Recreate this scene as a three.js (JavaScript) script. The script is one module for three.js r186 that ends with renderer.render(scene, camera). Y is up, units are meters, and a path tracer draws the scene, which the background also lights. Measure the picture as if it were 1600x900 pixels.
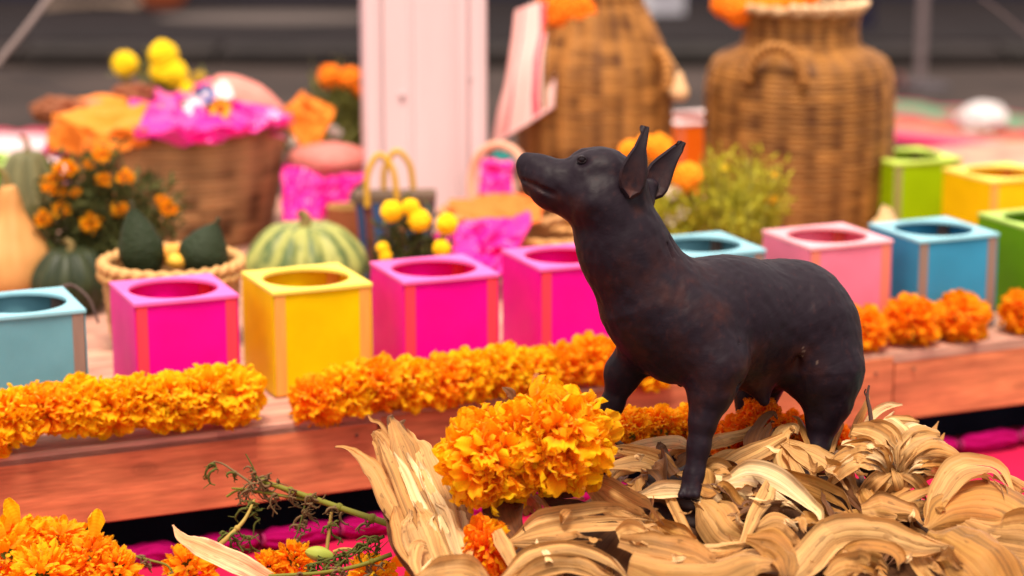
import * as THREE from 'three';
import { mergeGeometries, mergeVertices } from 'three/addons/utils/BufferGeometryUtils.js';
import { RoundedBoxGeometry } from 'three/addons/geometries/RoundedBoxGeometry.js';

// ---------------------------------------------------------------- camera, sky, sun, exposure
const W = 1600, HH = 900, F = 3500;                       // photograph size and focal length in its pixels
const CAM_Y = 1.066, PITCH = THREE.MathUtils.degToRad(13);
const scene = new THREE.Scene();
const camera = new THREE.PerspectiveCamera(2 * Math.atan(HH / 2 / F) * 180 / Math.PI, W / HH, 0.05, 400);
camera.position.set(0, CAM_Y, 0);
camera.rotation.set(-PITCH, 0, 0);
camera.focus = 2.76;
camera.userData.fStop = 2.3;

function softSky() {                                       // a bright hazy overcast: air and cloud only
  const w = 256, h = 128, data = new Float32Array(w * h * 4);
  for (let j = 0; j < h; j++) {
    const el = ((j + 0.5) / h - 0.5) * Math.PI, up = Math.sin(el);
    for (let i = 0; i < w; i++) {
      const az = i / w * Math.PI * 2;
      const cloud = 1 + 0.10 * Math.sin(az * 3 + up * 5) * Math.cos(az * 2 - up * 7) + 0.06 * Math.sin(az * 7 + up * 11);
      const s = up > 0 ? (0.50 + 0.42 * up) * cloud : 0.24;
      const o = (j * w + i) * 4;
      data[o] = s * 1.05; data[o + 1] = s * 0.93; data[o + 2] = s * 0.90; data[o + 3] = 1;
    }
  }
  const t = new THREE.DataTexture(data, w, h, THREE.RGBAFormat, THREE.FloatType);
  t.mapping = THREE.EquirectangularReflectionMapping; t.magFilter = THREE.LinearFilter; t.minFilter = THREE.LinearFilter;
  t.wrapS = THREE.RepeatWrapping; t.needsUpdate = true;
  return t;
}
const skyTexture = softSky();
scene.background = skyTexture; scene.environment = skyTexture;

const sun = new THREE.DirectionalLight(new THREE.Color(1.0, 0.86, 0.70), 3.0);
sun.position.set(0.0, 3.8, -1.75); sun.target.position.set(0.1, 0.1, -3.0);
sun.castShadow = true; sun.shadow.radius = 34; sun.shadow.mapSize.set(2048, 2048);
Object.assign(sun.shadow.camera, { left: -4, right: 4, top: 4, bottom: -4, near: 0.5, far: 14 });
scene.add(sun, sun.target);

const renderer = new THREE.WebGLRenderer({ antialias: true });
renderer.toneMapping = THREE.LinearToneMapping;
renderer.toneMappingExposure = 1.8;
renderer.shadowMap.enabled = true;
renderer.setSize(1024, 576);

// ---------------------------------------------------------------- helpers
const V = (x, y, z) => new THREE.Vector3(x, y, z);
const sinP = Math.sin(PITCH), cosP = Math.cos(PITCH);
const at = (px, py, D) => { const x = (px - W / 2) / F * D, v = -(py - HH / 2) / F * D; return V(x, CAM_Y - D * sinP + v * cosP, -D * cosP - v * sinP); };
const depthOn = (py, Y) => (CAM_Y - Y) / (sinP + (py - HH / 2) / F * cosP);
const onPlane = (px, py, Y) => at(px, py, depthOn(py, Y));
let seedState = 12345;
const seed = (n) => { seedState = n >>> 0; };
const rnd = () => { seedState = (seedState + 0x6d2b79f5) | 0; let t = Math.imul(seedState ^ (seedState >>> 15), 1 | seedState); t = (t + Math.imul(t ^ (t >>> 7), 61 | t)) ^ t; return ((t ^ (t >>> 14)) >>> 0) / 4294967296; };
const rr = (a, b) => a + (b - a) * rnd();
const lerp = (a, b, t) => a + (b - a) * t, clamp = (x, a = 0, b = 1) => Math.min(b, Math.max(a, x));
const sstep = (a, b, x) => { const t = clamp((x - a) / (b - a)); return t * t * (3 - 2 * t); };
const hash3 = (x, y, z) => { let h = Math.imul(x, 374761393) + Math.imul(y, 668265263) + Math.imul(z, 2147483647 ^ 0x5bd1e995); h = Math.imul(h ^ (h >>> 13), 1274126177); return ((h ^ (h >>> 16)) >>> 0) / 4294967296; };
function noise3(x, y, z) {
  const ix = Math.floor(x), iy = Math.floor(y), iz = Math.floor(z), f = (t) => t * t * (3 - 2 * t), u = f(x - ix), v = f(y - iy), w = f(z - iz);
  const l = (a, b, t) => a + (b - a) * t, h = (a, b, c) => hash3(ix + a, iy + b, iz + c);
  return l(l(l(h(0, 0, 0), h(1, 0, 0), u), l(h(0, 1, 0), h(1, 1, 0), u), v), l(l(h(0, 0, 1), h(1, 0, 1), u), l(h(0, 1, 1), h(1, 1, 1), u), v), w) * 2 - 1;
}
const fbm = (x, y, z, n = 4) => { let s = 0, a = 0.5; for (let i = 0; i < n; i++) { s += a * noise3(x, y, z); x *= 2.03; y *= 2.03; z *= 2.03; a *= 0.5; } return s; };

const used = new Map();
function numbered(name) { const n = used.get(name) ?? 0; used.set(name, n + 1); return n ? name + '_' + String(n).padStart(3, '0') : name; }
function tag(o, label, category, group, kind) { if (label) o.userData.label = label; if (category) o.userData.category = category; if (group) o.userData.group = group; if (kind) o.userData.kind = kind; return o; }
function thing(name, label, category, pos, turn = 0, group) {
  const o = new THREE.Group(); o.name = numbered(name); scene.add(o);
  if (pos) o.position.copy(pos); o.rotation.y = turn;
  return tag(o, label, category, group);
}
function part(name, geometry, material, parent, pos) {
  const m = new THREE.Mesh(geometry, material); m.name = name; m.castShadow = m.receiveShadow = true;
  if (pos) m.position.copy(pos); parent.add(m); return m;
}
function solo(name, geometry, material, label, category, group, kind) {
  const m = part(numbered(name), geometry, material, scene); return tag(m, label, category, group, kind);
}
function structure(name, geometry, material, label) { return solo(name, geometry, material, label, undefined, undefined, 'structure'); }

// geometry: a grid of points f(u, v), optional colour c(u, v)
function sheet(f, nu, nv, colour, uvf, wrapV = false) {
  const pos = [], uv = [], col = [], idx = [];
  for (let i = 0; i <= nu; i++) for (let j = 0; j <= nv; j++) {
    const u = i / nu, v = j / nv, p = f(u, v); pos.push(p.x, p.y, p.z);
    const t = uvf ? uvf(u, v) : [u, v]; uv.push(t[0], t[1]);
    if (colour) { const c = colour(u, v); col.push(c[0], c[1], c[2]); }
  }
  for (let i = 0; i < nu; i++) for (let j = 0; j < nv; j++) { const a = i * (nv + 1) + j, b = a + nv + 1; idx.push(a, b, a + 1, b, b + 1, a + 1); }
  const g = new THREE.BufferGeometry();
  g.setAttribute('position', new THREE.Float32BufferAttribute(pos, 3)); g.setAttribute('uv', new THREE.Float32BufferAttribute(uv, 2));
  if (colour) g.setAttribute('color', new THREE.Float32BufferAttribute(col, 3));
  g.setIndex(idx); g.computeVertexNormals();
  if (wrapV) {                                             // weld the normals of a closed seam
    const n = g.attributes.normal;
    for (let i = 0; i <= nu; i++) { const a = i * (nv + 1), b = a + nv, m = V(n.getX(a) + n.getX(b), n.getY(a) + n.getY(b), n.getZ(a) + n.getZ(b)).normalize(); n.setXYZ(a, m.x, m.y, m.z); n.setXYZ(b, m.x, m.y, m.z); }
  }
  return g;
}
// a sheet with thickness: front and back faces and the rim between them
function shell(f, nu, nv, thick, colour, uvf) {
  const a = sheet(f, nu, nv, colour, uvf), n = a.attributes.normal, p = a.attributes.position, b = a.clone(), q = b.attributes.position;
  for (let i = 0; i < p.count; i++) q.setXYZ(i, p.getX(i) - n.getX(i) * thick, p.getY(i) - n.getY(i) * thick, p.getZ(i) - n.getZ(i) * thick);
  const ix = b.index.array; for (let i = 0; i < ix.length; i += 3) { const t = ix[i]; ix[i] = ix[i + 1]; ix[i + 1] = t; }
  b.computeVertexNormals();
  const ring = [], m = nv + 1;
  for (let j = 0; j <= nv; j++) ring.push(j);
  for (let i = 1; i <= nu; i++) ring.push(i * m + nv);
  for (let j = nv - 1; j >= 0; j--) ring.push(nu * m + j);
  for (let i = nu - 1; i >= 0; i--) ring.push(i * m);
  const rp = [], ru = [], rc = [], ri = [];
  ring.forEach((k) => { for (const s of [p, q]) { rp.push(s.getX(k), s.getY(k), s.getZ(k)); ru.push(a.attributes.uv.getX(k), a.attributes.uv.getY(k)); if (colour) rc.push(a.attributes.color.getX(k), a.attributes.color.getY(k), a.attributes.color.getZ(k)); } });
  for (let i = 0; i < ring.length - 1; i++) ri.push(2 * i, 2 * i + 1, 2 * i + 2, 2 * i + 1, 2 * i + 3, 2 * i + 2);
  const r = new THREE.BufferGeometry();
  r.setAttribute('position', new THREE.Float32BufferAttribute(rp, 3)); r.setAttribute('uv', new THREE.Float32BufferAttribute(ru, 2));
  if (colour) r.setAttribute('color', new THREE.Float32BufferAttribute(rc, 3));
  r.setIndex(ri); r.computeVertexNormals();
  return mergeGeometries([a, b, r]);
}
// tapered tube along points, radii interpolated
function tube(points, r0, r1, seg = 16, rad = 6, colour) {
  const c = new THREE.CatmullRomCurve3(points), fr = c.computeFrenetFrames(seg, false);
  return sheet((u, v) => {
    const k = Math.round(u * seg), p = c.getPoint(u), r = typeof r0 === 'function' ? r0(u) : lerp(r0, r1, u), t = v * Math.PI * 2;
    return p.addScaledVector(fr.normals[k], -Math.cos(t) * r).addScaledVector(fr.binormals[k], Math.sin(t) * r);
  }, seg, rad, colour, (u, v) => [u, v], true);
}
// revolve a profile of [radius, y] pairs; extra(u, v) moves points outward
function revolve(profile, nu, nv, extra, colour) {
  const c = new THREE.SplineCurve(profile.map(([r, y]) => new THREE.Vector2(r, y)));
  return sheet((u, v) => {
    const p = c.getPoint(u), t = -v * Math.PI * 2, d = extra ? extra(u, v) : 0, r = Math.max(0.0001, p.x + d);
    return V(Math.cos(t) * r, p.y, Math.sin(t) * r);
  }, nu, nv, colour, (u, v) => [v, u], true);
}
const tint = (g, fn) => { const p = g.attributes.position, a = new Float32Array(p.count * 3); for (let i = 0; i < p.count; i++) { const c = fn(p.getX(i), p.getY(i), p.getZ(i), i); a.set(c, i * 3); } g.setAttribute('color', new THREE.BufferAttribute(a, 3)); return g; };

function tex(w, h, fn, srgb = true) {                      // fn(x, y) in pixels -> [r, g, b] 0..255
  const d = new Uint8Array(w * h * 4);
  for (let y = 0; y < h; y++) for (let x = 0; x < w; x++) { const c = fn(x, y), o = (y * w + x) * 4; d[o] = clamp(c[0], 0, 255); d[o + 1] = clamp(c[1], 0, 255); d[o + 2] = clamp(c[2], 0, 255); d[o + 3] = 255; }
  const t = new THREE.DataTexture(d, w, h, THREE.RGBAFormat); t.magFilter = THREE.LinearFilter; t.minFilter = THREE.LinearMipmapLinearFilter; t.generateMipmaps = true;
  t.wrapS = t.wrapT = THREE.RepeatWrapping; if (srgb) t.colorSpace = THREE.SRGBColorSpace; t.needsUpdate = true; return t;
}
const rgb = (r, g, b) => new THREE.Color().setRGB(r, g, b);
function mat(r, g, b, rough = 0.8, more = {}) { return new THREE.MeshPhysicalMaterial({ color: rgb(r, g, b), roughness: rough, side: THREE.DoubleSide, specularIntensity: 0.45, ...more }); }

// textures ---------------------------------------------------------
// dry husk: fine parallel veins along u, faint blotches and brown freckles
const huskPix = (() => {
  const w = 256, h = 512, line = [];
  seed(11); for (let x = 0; x < w; x++) line.push(rnd());
  return (x, y) => {
    const wob = Math.round(x + 3 * noise3(y * 0.011, 3, 1)) & 255;
    const v = (line[wob] * 0.5 + line[(wob + 1) & 255] * 0.3 + line[(wob + 3) & 255] * 0.2), big = noise3(x * 0.045, y * 0.006, 2), bl = fbm(x * 0.03, y * 0.02, 7, 3);
    const sp = noise3(x * 0.25, y * 0.09, 9) > 0.80 ? 0.82 : 1;
    return { v, k: (0.83 + 0.36 * (v - 0.5) + 0.08 * big + 0.14 * bl) * sp };
  };
})();
const huskMap = tex(256, 512, (x, y) => { const { k } = huskPix(x, y); return [255 * Math.min(1, k * 1.12), 255 * Math.min(1, k * 1.08), 255 * Math.min(1, k * 1.0)]; });
const huskBump = tex(256, 512, (x, y) => { const g = huskPix(x, y).v * 255; return [g, g, g]; }, false);
// wood grain along u
const grain = (x, y, f = 1) => { const w = fbm(x * 0.004 * f, y * 0.05 * f, 4, 4); return 0.5 + 0.5 * Math.sin((y * 0.11 * f + w * 7)); };
const KNOTS = [[180, 60], [520, 190], [760, 96], [930, 220], [330, 130]];
const knot = (x, y) => { let k = 0; for (const [a, b] of KNOTS) { const d = Math.hypot((x - a) / 2.6, y - b); k = Math.max(k, d < 9 ? 1 - 0.25 * Math.abs(Math.sin(d * 1.1)) - 0.4 * sstep(4, 9, d) : 0.6 * (1 - sstep(9, 15, d))); } return k; };
const woodMap = tex(1024, 256, (x, y) => { const kn = knot(x, y), g = grain(x, y), n = fbm(x * 0.02, y * 0.4, 8, 3), b = fbm(x * 0.008, y * 0.02, 1, 3); const k = (0.88 + 0.09 * (g - 0.5) + 0.12 * n + 0.12 * b) * (1 - 0.16 * kn); return [255 * k, 250 * k * (0.98 + 0.04 * b), 250 * k]; });
const woodBump = tex(1024, 256, (x, y) => { const k = 255 * (0.5 + 0.3 * (grain(x, y) - 0.5) + 0.4 * fbm(x * 0.02, y * 0.4, 8, 3)); return [k, k, k]; }, false);
const paperMap = tex(256, 256, (x, y) => { const k = 0.96 + 0.07 * fbm(x * 0.012, y * 0.012, 21, 4) + 0.008 * noise3(x * 0.5, y * 0.3, 3); return [255 * k, 255 * k, 255 * k]; });
const clothBump = tex(128, 128, (x, y) => { const k = 128 + 60 * Math.sin(x * Math.PI / 4) * (((y >> 2) & 1) ? 1 : -1) + 40 * Math.sin(y * Math.PI / 4); return [k, k, k]; }, false);
const asphaltMap = tex(512, 512, (x, y) => { const k = 0.74 + 0.30 * fbm(x * 0.012, y * 0.012, 5, 4) + 0.16 * (hash3(x, y, 3) - 0.5); return [255 * k, 246 * k, 240 * k]; });
const skinBump = tex(512, 512, (x, y) => { const k = 128 + 150 * fbm(x * 0.06, y * 0.11, 31, 4) + 34 * (hash3(x >> 1, y >> 1, 8) - 0.5); return [k, k, k]; }, false);
const petalBump = tex(64, 64, (x) => { const k = 128 + 90 * Math.sin(x * Math.PI * 2 / 8); return [k, k, k]; }, false);

// row frame: the platform's front edge, running away to the right
const TH = THREE.MathUtils.degToRad(23), ROW = V(Math.cos(TH), 0, -Math.sin(TH)), OUT = V(Math.sin(TH), 0, Math.cos(TH));
const GROUND = -0.024;                                    // the cloths in front of the platform
const TOP = 0.17;                                          // height of the platform's top
const P0 = onPlane(300, 678, TOP);
const row = (t, s, y) => P0.clone().addScaledVector(ROW, t).addScaledVector(OUT, s).setY(y);
const rowT = (px) => { const k = (px - W / 2) / F, D0 = -(P0.z) * cosP + (CAM_Y - TOP) * sinP; return (k * D0 - P0.x) / (ROW.x - k * -ROW.z * cosP); };   // t at which the edge crosses a pixel column

// ---------------------------------------------------------------- the setting
const STREET = -0.10;
const boxAt = (sx, sy, sz, x, y, z) => { const g = new THREE.BoxGeometry(sx, sy, sz); g.translate(x, y, z); return g; };
function flat(x0, x1, z0, z1, y, scale = 1) {
  const g = new THREE.PlaneGeometry(x1 - x0, z1 - z0); g.rotateX(-Math.PI / 2); g.translate((x0 + x1) / 2, y, (z0 + z1) / 2);
  const p = g.attributes.position, u = g.attributes.uv; for (let i = 0; i < p.count; i++) u.setXY(i, p.getX(i) / scale, p.getZ(i) / scale); return g;
}
const asphalt = mat(0.070, 0.053, 0.048, 0.92, { map: asphaltMap, specularIntensity: 0.4 });
const darkPaving = mat(0.021, 0.0145, 0.017, 0.9, { map: asphaltMap, specularIntensity: 0.4 });
structure('street', flat(-90, 90, -160, 30, STREET, 2.2), asphalt);
{
  const g = boxAt(9, 0.068, 5.4, 0.4, STREET + 0.034, -2.6); structure('pavement', g, mat(0.25, 0.20, 0.18, 0.9, { map: asphaltMap }));
}
{ // kerb stones and the dark far pavement
  const kz = -9.15, far = boxAt(60, 0.055, 40, 0, STREET + 0.0275, kz - 20.3); structure('far_pavement', far, darkPaving);
  const k = tag(new THREE.Group(), 'long grey kerb of stone blocks edging the far pavement', 'kerb'); k.name = numbered('kerb'); scene.add(k); k.position.set(0, STREET, kz);
  seed(5);
  for (let i = 0; i < 9; i++) part('kerb_stone', new RoundedBoxGeometry(0.78, 0.064 + rr(0, 0.006), 0.28, 2, 0.012), mat(0.040 * rr(0.85, 1.1), 0.030 * rr(0.9, 1.05), 0.029, 0.9, { map: asphaltMap }), k, V((i - 4) * 0.8, 0.032, rr(-0.01, 0.01)));
}
// paler patch on the far pavement
structure('pavement_patch', (() => { const g = new THREE.CircleGeometry(0.42, 28); g.rotateX(-Math.PI / 2); g.scale(1.3, 1, 0.55); g.translate(at(430, 18, 10.3).x, STREET + 0.061, at(430, 18, 10.3).z); return g; })(), mat(0.085, 0.068, 0.062, 0.9));

// far stall skirt, bowl, post, rope
{
  const c = onPlane(0, 8, STREET + 0.055);
  const t = thing('market_stall', 'low market stall draped in dark navy cloth beyond the far kerb', 'stall', V(0, STREET + 0.055, c.z - 0.35));
  const g = sheet((u, v) => V(lerp(-4.5, 4.5, u), v * 0.8, 0.03 * Math.sin(u * 90) + 0.02 * noise3(u * 30, v * 2, 4)), 220, 4);
  part('skirt', g, mat(0.012, 0.012, 0.030, 0.8), t); part('counter', new RoundedBoxGeometry(9.1, 0.05, 1.2, 2, 0.01), mat(0.10, 0.05, 0.04, 0.7), t, V(0, 0.83, -0.55));
  const bp = onPlane(255, 12, STREET + 0.055);
  const b = thing('clay_bowl', 'orange clay bowl standing on the dark far pavement', 'bowl', bp);
  part('bowl_body', revolve([[0.001, 0.004], [0.07, 0.0], [0.10, 0.03], [0.125, 0.09], [0.118, 0.09], [0.09, 0.035], [0.001, 0.02]], 40, 40), mat(0.55, 0.13, 0.05, 0.7), b); part('bowl_rim', new THREE.TorusGeometry(0.121, 0.006, 8, 40).rotateX(Math.PI / 2), mat(0.5, 0.12, 0.05, 0.7), b, V(0, 0.09, 0));
  const fc = thing('flattened_carton', 'pale brown flattened carton lying on the far pavement beyond the wide basket', 'carton', onPlane(146, 9, STREET + 0.055), 0.12);
  part('carton_sheet', shell((u, v) => V((u - 0.5) * 0.46, 0.012 + 0.012 * noise3(u * 3, v * 3, 2), (v - 0.5) * -0.30), 12, 10, 0.005), mat(0.17, 0.12, 0.09, 0.9), fc); part('tape', new RoundedBoxGeometry(0.44, 0.002, 0.04, 1, 0.0008), mat(0.22, 0.16, 0.11, 0.6), fc, V(0, 0.027, 0));
  const wp = onPlane(1032, 20, STREET + 0.055);
  const w = thing('carton', 'white carton standing on the far pavement behind the wicker jugs', 'box', wp, 0.2);
  part('carton_body', new RoundedBoxGeometry(0.19, 0.14, 0.16, 2, 0.006), mat(0.8, 0.78, 0.82, 0.8), w, V(0, 0.07, 0));
  for (const s of [-1, 1]) { const f = part('carton_flap', new RoundedBoxGeometry(0.18, 0.004, 0.085, 1, 0.001), mat(0.78, 0.76, 0.8, 0.8), w, V(0, 0.16, s * 0.1)); f.rotation.x = s * 0.7; }
  const pp = onPlane(1437, 138, STREET);
  const p = thing('metal_post', 'thin grey metal post on a round base standing in the street', 'post', pp);
  part('pole', new THREE.CylinderGeometry(0.018, 0.018, 1.6, 18).translate(0, 0.8, 0), mat(0.22, 0.17, 0.17, 0.5, { metalness: 0.3 }), p);
  part('base_plate', revolve([[0.001, 0.03], [0.03, 0.03], [0.04, 0.022], [0.10, 0.016], [0.11, 0], [0.001, 0]], 24, 32), mat(0.05, 0.045, 0.05, 0.6), p);
  // dark upright beside the big jug's neck, built as a bollard
  const lg = onPlane(1350, 62, STREET);
  const l = thing('bollard', 'dark navy bollard rising behind the neck of the larger wicker jug', 'bollard', lg);
  part('bollard_body', revolve([[0.06, 0], [0.06, 0.02], [0.045, 0.03], [0.04, 0.5], [0.045, 0.52], [0.03, 0.56], [0.001, 0.57]], 40, 24), mat(0.012, 0.010, 0.028, 0.6), l);
  part('bollard_collar', new THREE.TorusGeometry(0.046, 0.008, 8, 24).rotateX(Math.PI / 2), mat(0.02, 0.02, 0.03, 0.5), l, V(0, 0.42, 0));
  solo('guy_rope', tube([at(84, -14, 4.9), at(40, 45, 4.84), at(-8, 104, 4.8)], 0.0065, 0.0065, 12, 8), mat(0.22, 0.17, 0.16, 0.9), 'taut grey canopy rope slanting past the dark far kerb', 'rope');
  solo('thin_wire', tube([at(-10, 108, 5.2), at(60, 128, 5.1), at(132, 156, 5.0)], 0.0018, 0.0018, 16, 6), mat(0.03, 0.025, 0.03, 0.7), 'thin dark wire sagging down to the brown roots in the wide basket', 'wire', 'thin dark wires');
  solo('thin_wire', tube([at(1530, -6, 5.4), at(1572, 26, 5.4), at(1612, 60, 5.4)], 0.002, 0.002, 16, 6), mat(0.16, 0.12, 0.12, 0.7), 'thin wire crossing the dark street beyond the metal post', 'wire', 'thin dark wires');
}
// colourful ground cloths in the street
function groundCloth(name, label, pts, bands) {            // pts: four pixel corners; bands: [from, to, colour] across
  const q = pts.map(([x, y]) => onPlane(x, y, STREET + 0.012)), mix = (u, v) => q[0].clone().lerp(q[1], u).lerp(q[3].clone().lerp(q[2], u), v);
  const t = thing(name, label, 'ground cloth');
  const body = sheet((u, v) => mix(u, v).add(V(0, 0.008 * fbm(u * 9, v * 9, 3), 0)), 40, 40, (u, v) => {
    for (const [a, b, c, sp] of bands) if (v >= a && v <= b) { if (sp) { const n = noise3(u * 14, v * 16, 5); return n > 0.15 ? sp : c; } return c; }
    return [0.8, 0.1, 0.2];
  });
  part('cloth_panel', body, mat(1, 1, 1, 0.85, { vertexColors: true }), t);
  part('hem', tube([mix(0, 0), mix(0.5, 0), mix(1, 0)], 0.012, 0.012, 20, 6), mat(0.75, 0.02, 0.14, 0.8), t);
  return t;
}
groundCloth('ground_cloth', 'bright ground cloth with mint pattern and crimson border in the street behind the lime lantern', [[1330, 206], [1690, 256], [1640, 184], [1340, 150]],
  [[0, 0.17, [0.42, 0.006, 0.06]], [0.17, 0.28, [0.40, 0.16, 0.18]], [0.28, 0.46, [0.42, 0.10, 0.03], [0.36, 0.16, 0.06]], [0.46, 0.58, [0.36, 0.008, 0.06]], [0.58, 0.95, [0.08, 0.20, 0.11], [0.28, 0.06, 0.07]], [0.95, 1, [0.36, 0.012, 0.06]]]);
groundCloth('ground_cloth', 'pink and white striped ground cloth in the street behind the tan bottle gourd', [[-60, 300], [200, 296], [140, 205], [-60, 205]],
  [[0, 0.25, [0.56, 0.18, 0.25]], [0.25, 0.5, [0.62, 0.50, 0.52]], [0.5, 0.62, [0.52, 0.24, 0.18]], [0.62, 0.92, [0.62, 0.46, 0.48]], [0.92, 1, [0.5, 0.04, 0.09]]]);
{
  const s = thing('paper_bundle', 'white crumpled paper bundle resting on the bright ground cloth', 'paper', onPlane(1534, 200, STREET + 0.02));
  part('paper_lump', (() => { const g = new THREE.IcosahedronGeometry(0.075, 12), p = g.attributes.position; for (let i = 0; i < p.count; i++) { const k = 1 + 0.35 * fbm(p.getX(i) * 22, p.getY(i) * 22, p.getZ(i) * 22, 3); p.setXYZ(i, p.getX(i) * k * 1.05, Math.max(-0.03, p.getY(i) * k * 0.7), p.getZ(i) * k); } g.computeVertexNormals(); return g; })(), mat(0.6, 0.56, 0.56, 0.85), s, V(0, 0.03, 0));
  const d = thing('dark_sandal', 'dark sandal lying in the street beside the wicker jug', 'sandal', onPlane(1425, 142, STREET), 0.3);
  part('sole', new RoundedBoxGeometry(0.25, 0.02, 0.085, 3, 0.01), mat(0.05, 0.035, 0.04, 0.8), d, V(0, 0.011, 0));
  part('strap', new THREE.TorusGeometry(0.042, 0.012, 8, 20, Math.PI).rotateY(Math.PI / 2), mat(0.10, 0.03, 0.025, 0.7), d, V(-0.06, 0.018, 0));
}

// ---------------------------------------------------------------- the wooden platform
const paleWood = [0.98, 1.04, 0.92].map((k) => mat(0.62 * k, 0.36 * k, 0.25 * k, 0.75, { map: woodMap, bumpMap: woodBump, bumpScale: 0.0006 }));
const terracotta = [1.0, 0.95, 1.06].map((k) => mat(0.72 * k, 0.24 * k, 0.102 * k, 0.8, { map: woodMap, bumpMap: woodBump, bumpScale: 0.0004, specularIntensity: 0.3 }));
function plank(L, h, d, uvk = 1.6) {
  const g = new RoundedBoxGeometry(L, h, d, 2, 0.0022), p = g.attributes.position, n = g.attributes.normal, u = g.attributes.uv, o = rnd();
  for (let i = 0; i < p.count; i++) u.setXY(i, p.getX(i) * uvk + o, (Math.abs(n.getY(i)) > 0.6 ? p.getZ(i) : p.getY(i)) * uvk * 3 + o * 3);
  return g;
}
const platform = thing('wooden_platform', 'low terracotta painted wooden platform holding the lanterns and baskets', 'platform', row(0, 0, 0), TH);
{
  seed(21);
  const joints = [-0.80, rowT(592), rowT(1398), 2.6];
  for (let i = 0; i < 3; i++) {
    const L = joints[i + 1] - joints[i] - 0.004, b = part('front_board', plank(L, 0.1075, 0.022), terracotta[i], platform, V((joints[i] + joints[i + 1]) / 2, TOP - 0.00875 - 0.0505, -0.011));
    b.position.z += [0, 0.002, -0.001][i]; b.position.y -= [0, 0.001, 0][i];
    for (const s of [-1, 1]) { const sc = part('screw', new THREE.CylinderGeometry(0.0035, 0.0035, 0.002, 12).rotateX(Math.PI / 2), mat(0.25, 0.12, 0.08, 0.5, { metalness: 0.6 }), platform, V((s < 0 ? joints[i] : joints[i + 1]) - s * 0.035, TOP - 0.03, 0.0028)); sc.scale.setScalar(0.8); }
  }
  for (let k = 0; k < 16; k++) {
    const z = -0.05 - k * 0.104;
    part('deck_board', plank(3.4, 0.0175, 0.1), paleWood[k % 3], platform, V(0.9, TOP - 0.00875, z));
  }
  for (const x of [-0.7, 0.4, 1.5, 2.5]) part('leg', new RoundedBoxGeometry(0.06, 0.174, 0.06, 2, 0.004), mat(0.05, 0.03, 0.03, 0.8), platform, V(x, 0.065, -0.4));
}
solo('gap_shade_sheet', (() => { const a = row(-0.85, -0.10, 0), b = row(2.65, -0.10, 0); return sheet((u, v) => a.clone().lerp(b, u).addScaledVector(OUT, 0.006 * Math.sin(u * 160) + 0.004 * noise3(u * 60, v * 3, 2)).setY(GROUND + v * 0.17), 300, 4); })(), mat(0.004, 0.005, 0.016, 0.9), 'dark navy sheet added for the shade in the gap under the wooden platform', 'cloth');  // added sheet: its navy colour stands for the shade under the platform
// crimson cloth on the ground in front, with a rolled tissue edging
solo('crimson_cloth', (() => {
  return sheet((u, v) => { const t = lerp(-0.85, 2.65, u), s = lerp(-0.28, 0.75, v); return row(t, s, GROUND + 0.004 + 0.004 * fbm(t * 9, s * 14, 3)); }, 160, 30, null, (u, v) => [u * 40, v * 8]);
})(), mat(0.44, 0.006, 0.052, 0.9, { specularIntensity: 0.3, bumpMap: clothBump, bumpScale: 0.0004 }), 'crimson cloth spread on the ground in front of the platform', 'cloth');
solo('mint_cloth', (() => sheet((u, v) => { const t = lerp(1.18, 2.65, u), s = lerp(0.235, 0.75, v); return row(t, s, GROUND + 0.0125 + 0.004 * fbm(t * 9, s * 14, 8)); }, 120, 24, null, (u, v) => [u * 40, v * 8]))(), mat(0.16, 0.42, 0.31, 0.85, { bumpMap: clothBump, bumpScale: 0.0004 }), 'mint green cloth at the edge of the frame beyond the hooked husk loop', 'cloth');
{
  seed(31);
  const proto = new THREE.Group(), m = mat(0.30, 0.001, 0.085, 0.85, { specularIntensity: 0.12, bumpMap: clothBump, bumpScale: 0.0006 });
  const g = sheet((u, v) => { const e = Math.pow(Math.abs(u * 2 - 1), 6), r = 0.0155 * (1 - 0.62 * e) * (1 + 0.14 * noise3(u * 7, Math.cos(v * 6.28) * 2 + 3, Math.sin(v * 6.28) * 2) + 0.07 * Math.sin(v * 6.2832 * 8 + 4 * noise3(u * 3, 1, 2))), t = -v * Math.PI * 2; return V((u - 0.5) * 0.115, Math.cos(t) * r, Math.sin(t) * r); }, 30, 48, null, null, true);
  part('roll', g, m, proto); 
  for (const s of [-1, 1]) part('twist_tie', new THREE.TorusGeometry(0.0075, 0.0025, 6, 14).rotateY(Math.PI / 2), mat(0.30, 0.02, 0.10, 0.6), proto, V(s * 0.055, 0, 0));
  for (let i = 0; i < 24; i++) {
    const r = i ? proto.clone() : proto; r.name = numbered('tissue_roll'); scene.add(r);
    r.position.copy(row(-0.55 + i * 0.118, -0.02 + rr(-0.003, 0.003), GROUND + 0.020)); r.rotation.set(rr(0, 6), TH + rr(-0.04, 0.04), 0, 'YXZ');
    tag(r, 'magenta tissue roll lying end to end in a line under the platform edge', 'tissue roll', 'magenta tissue rolls under the platform edge');
  }
}

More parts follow.
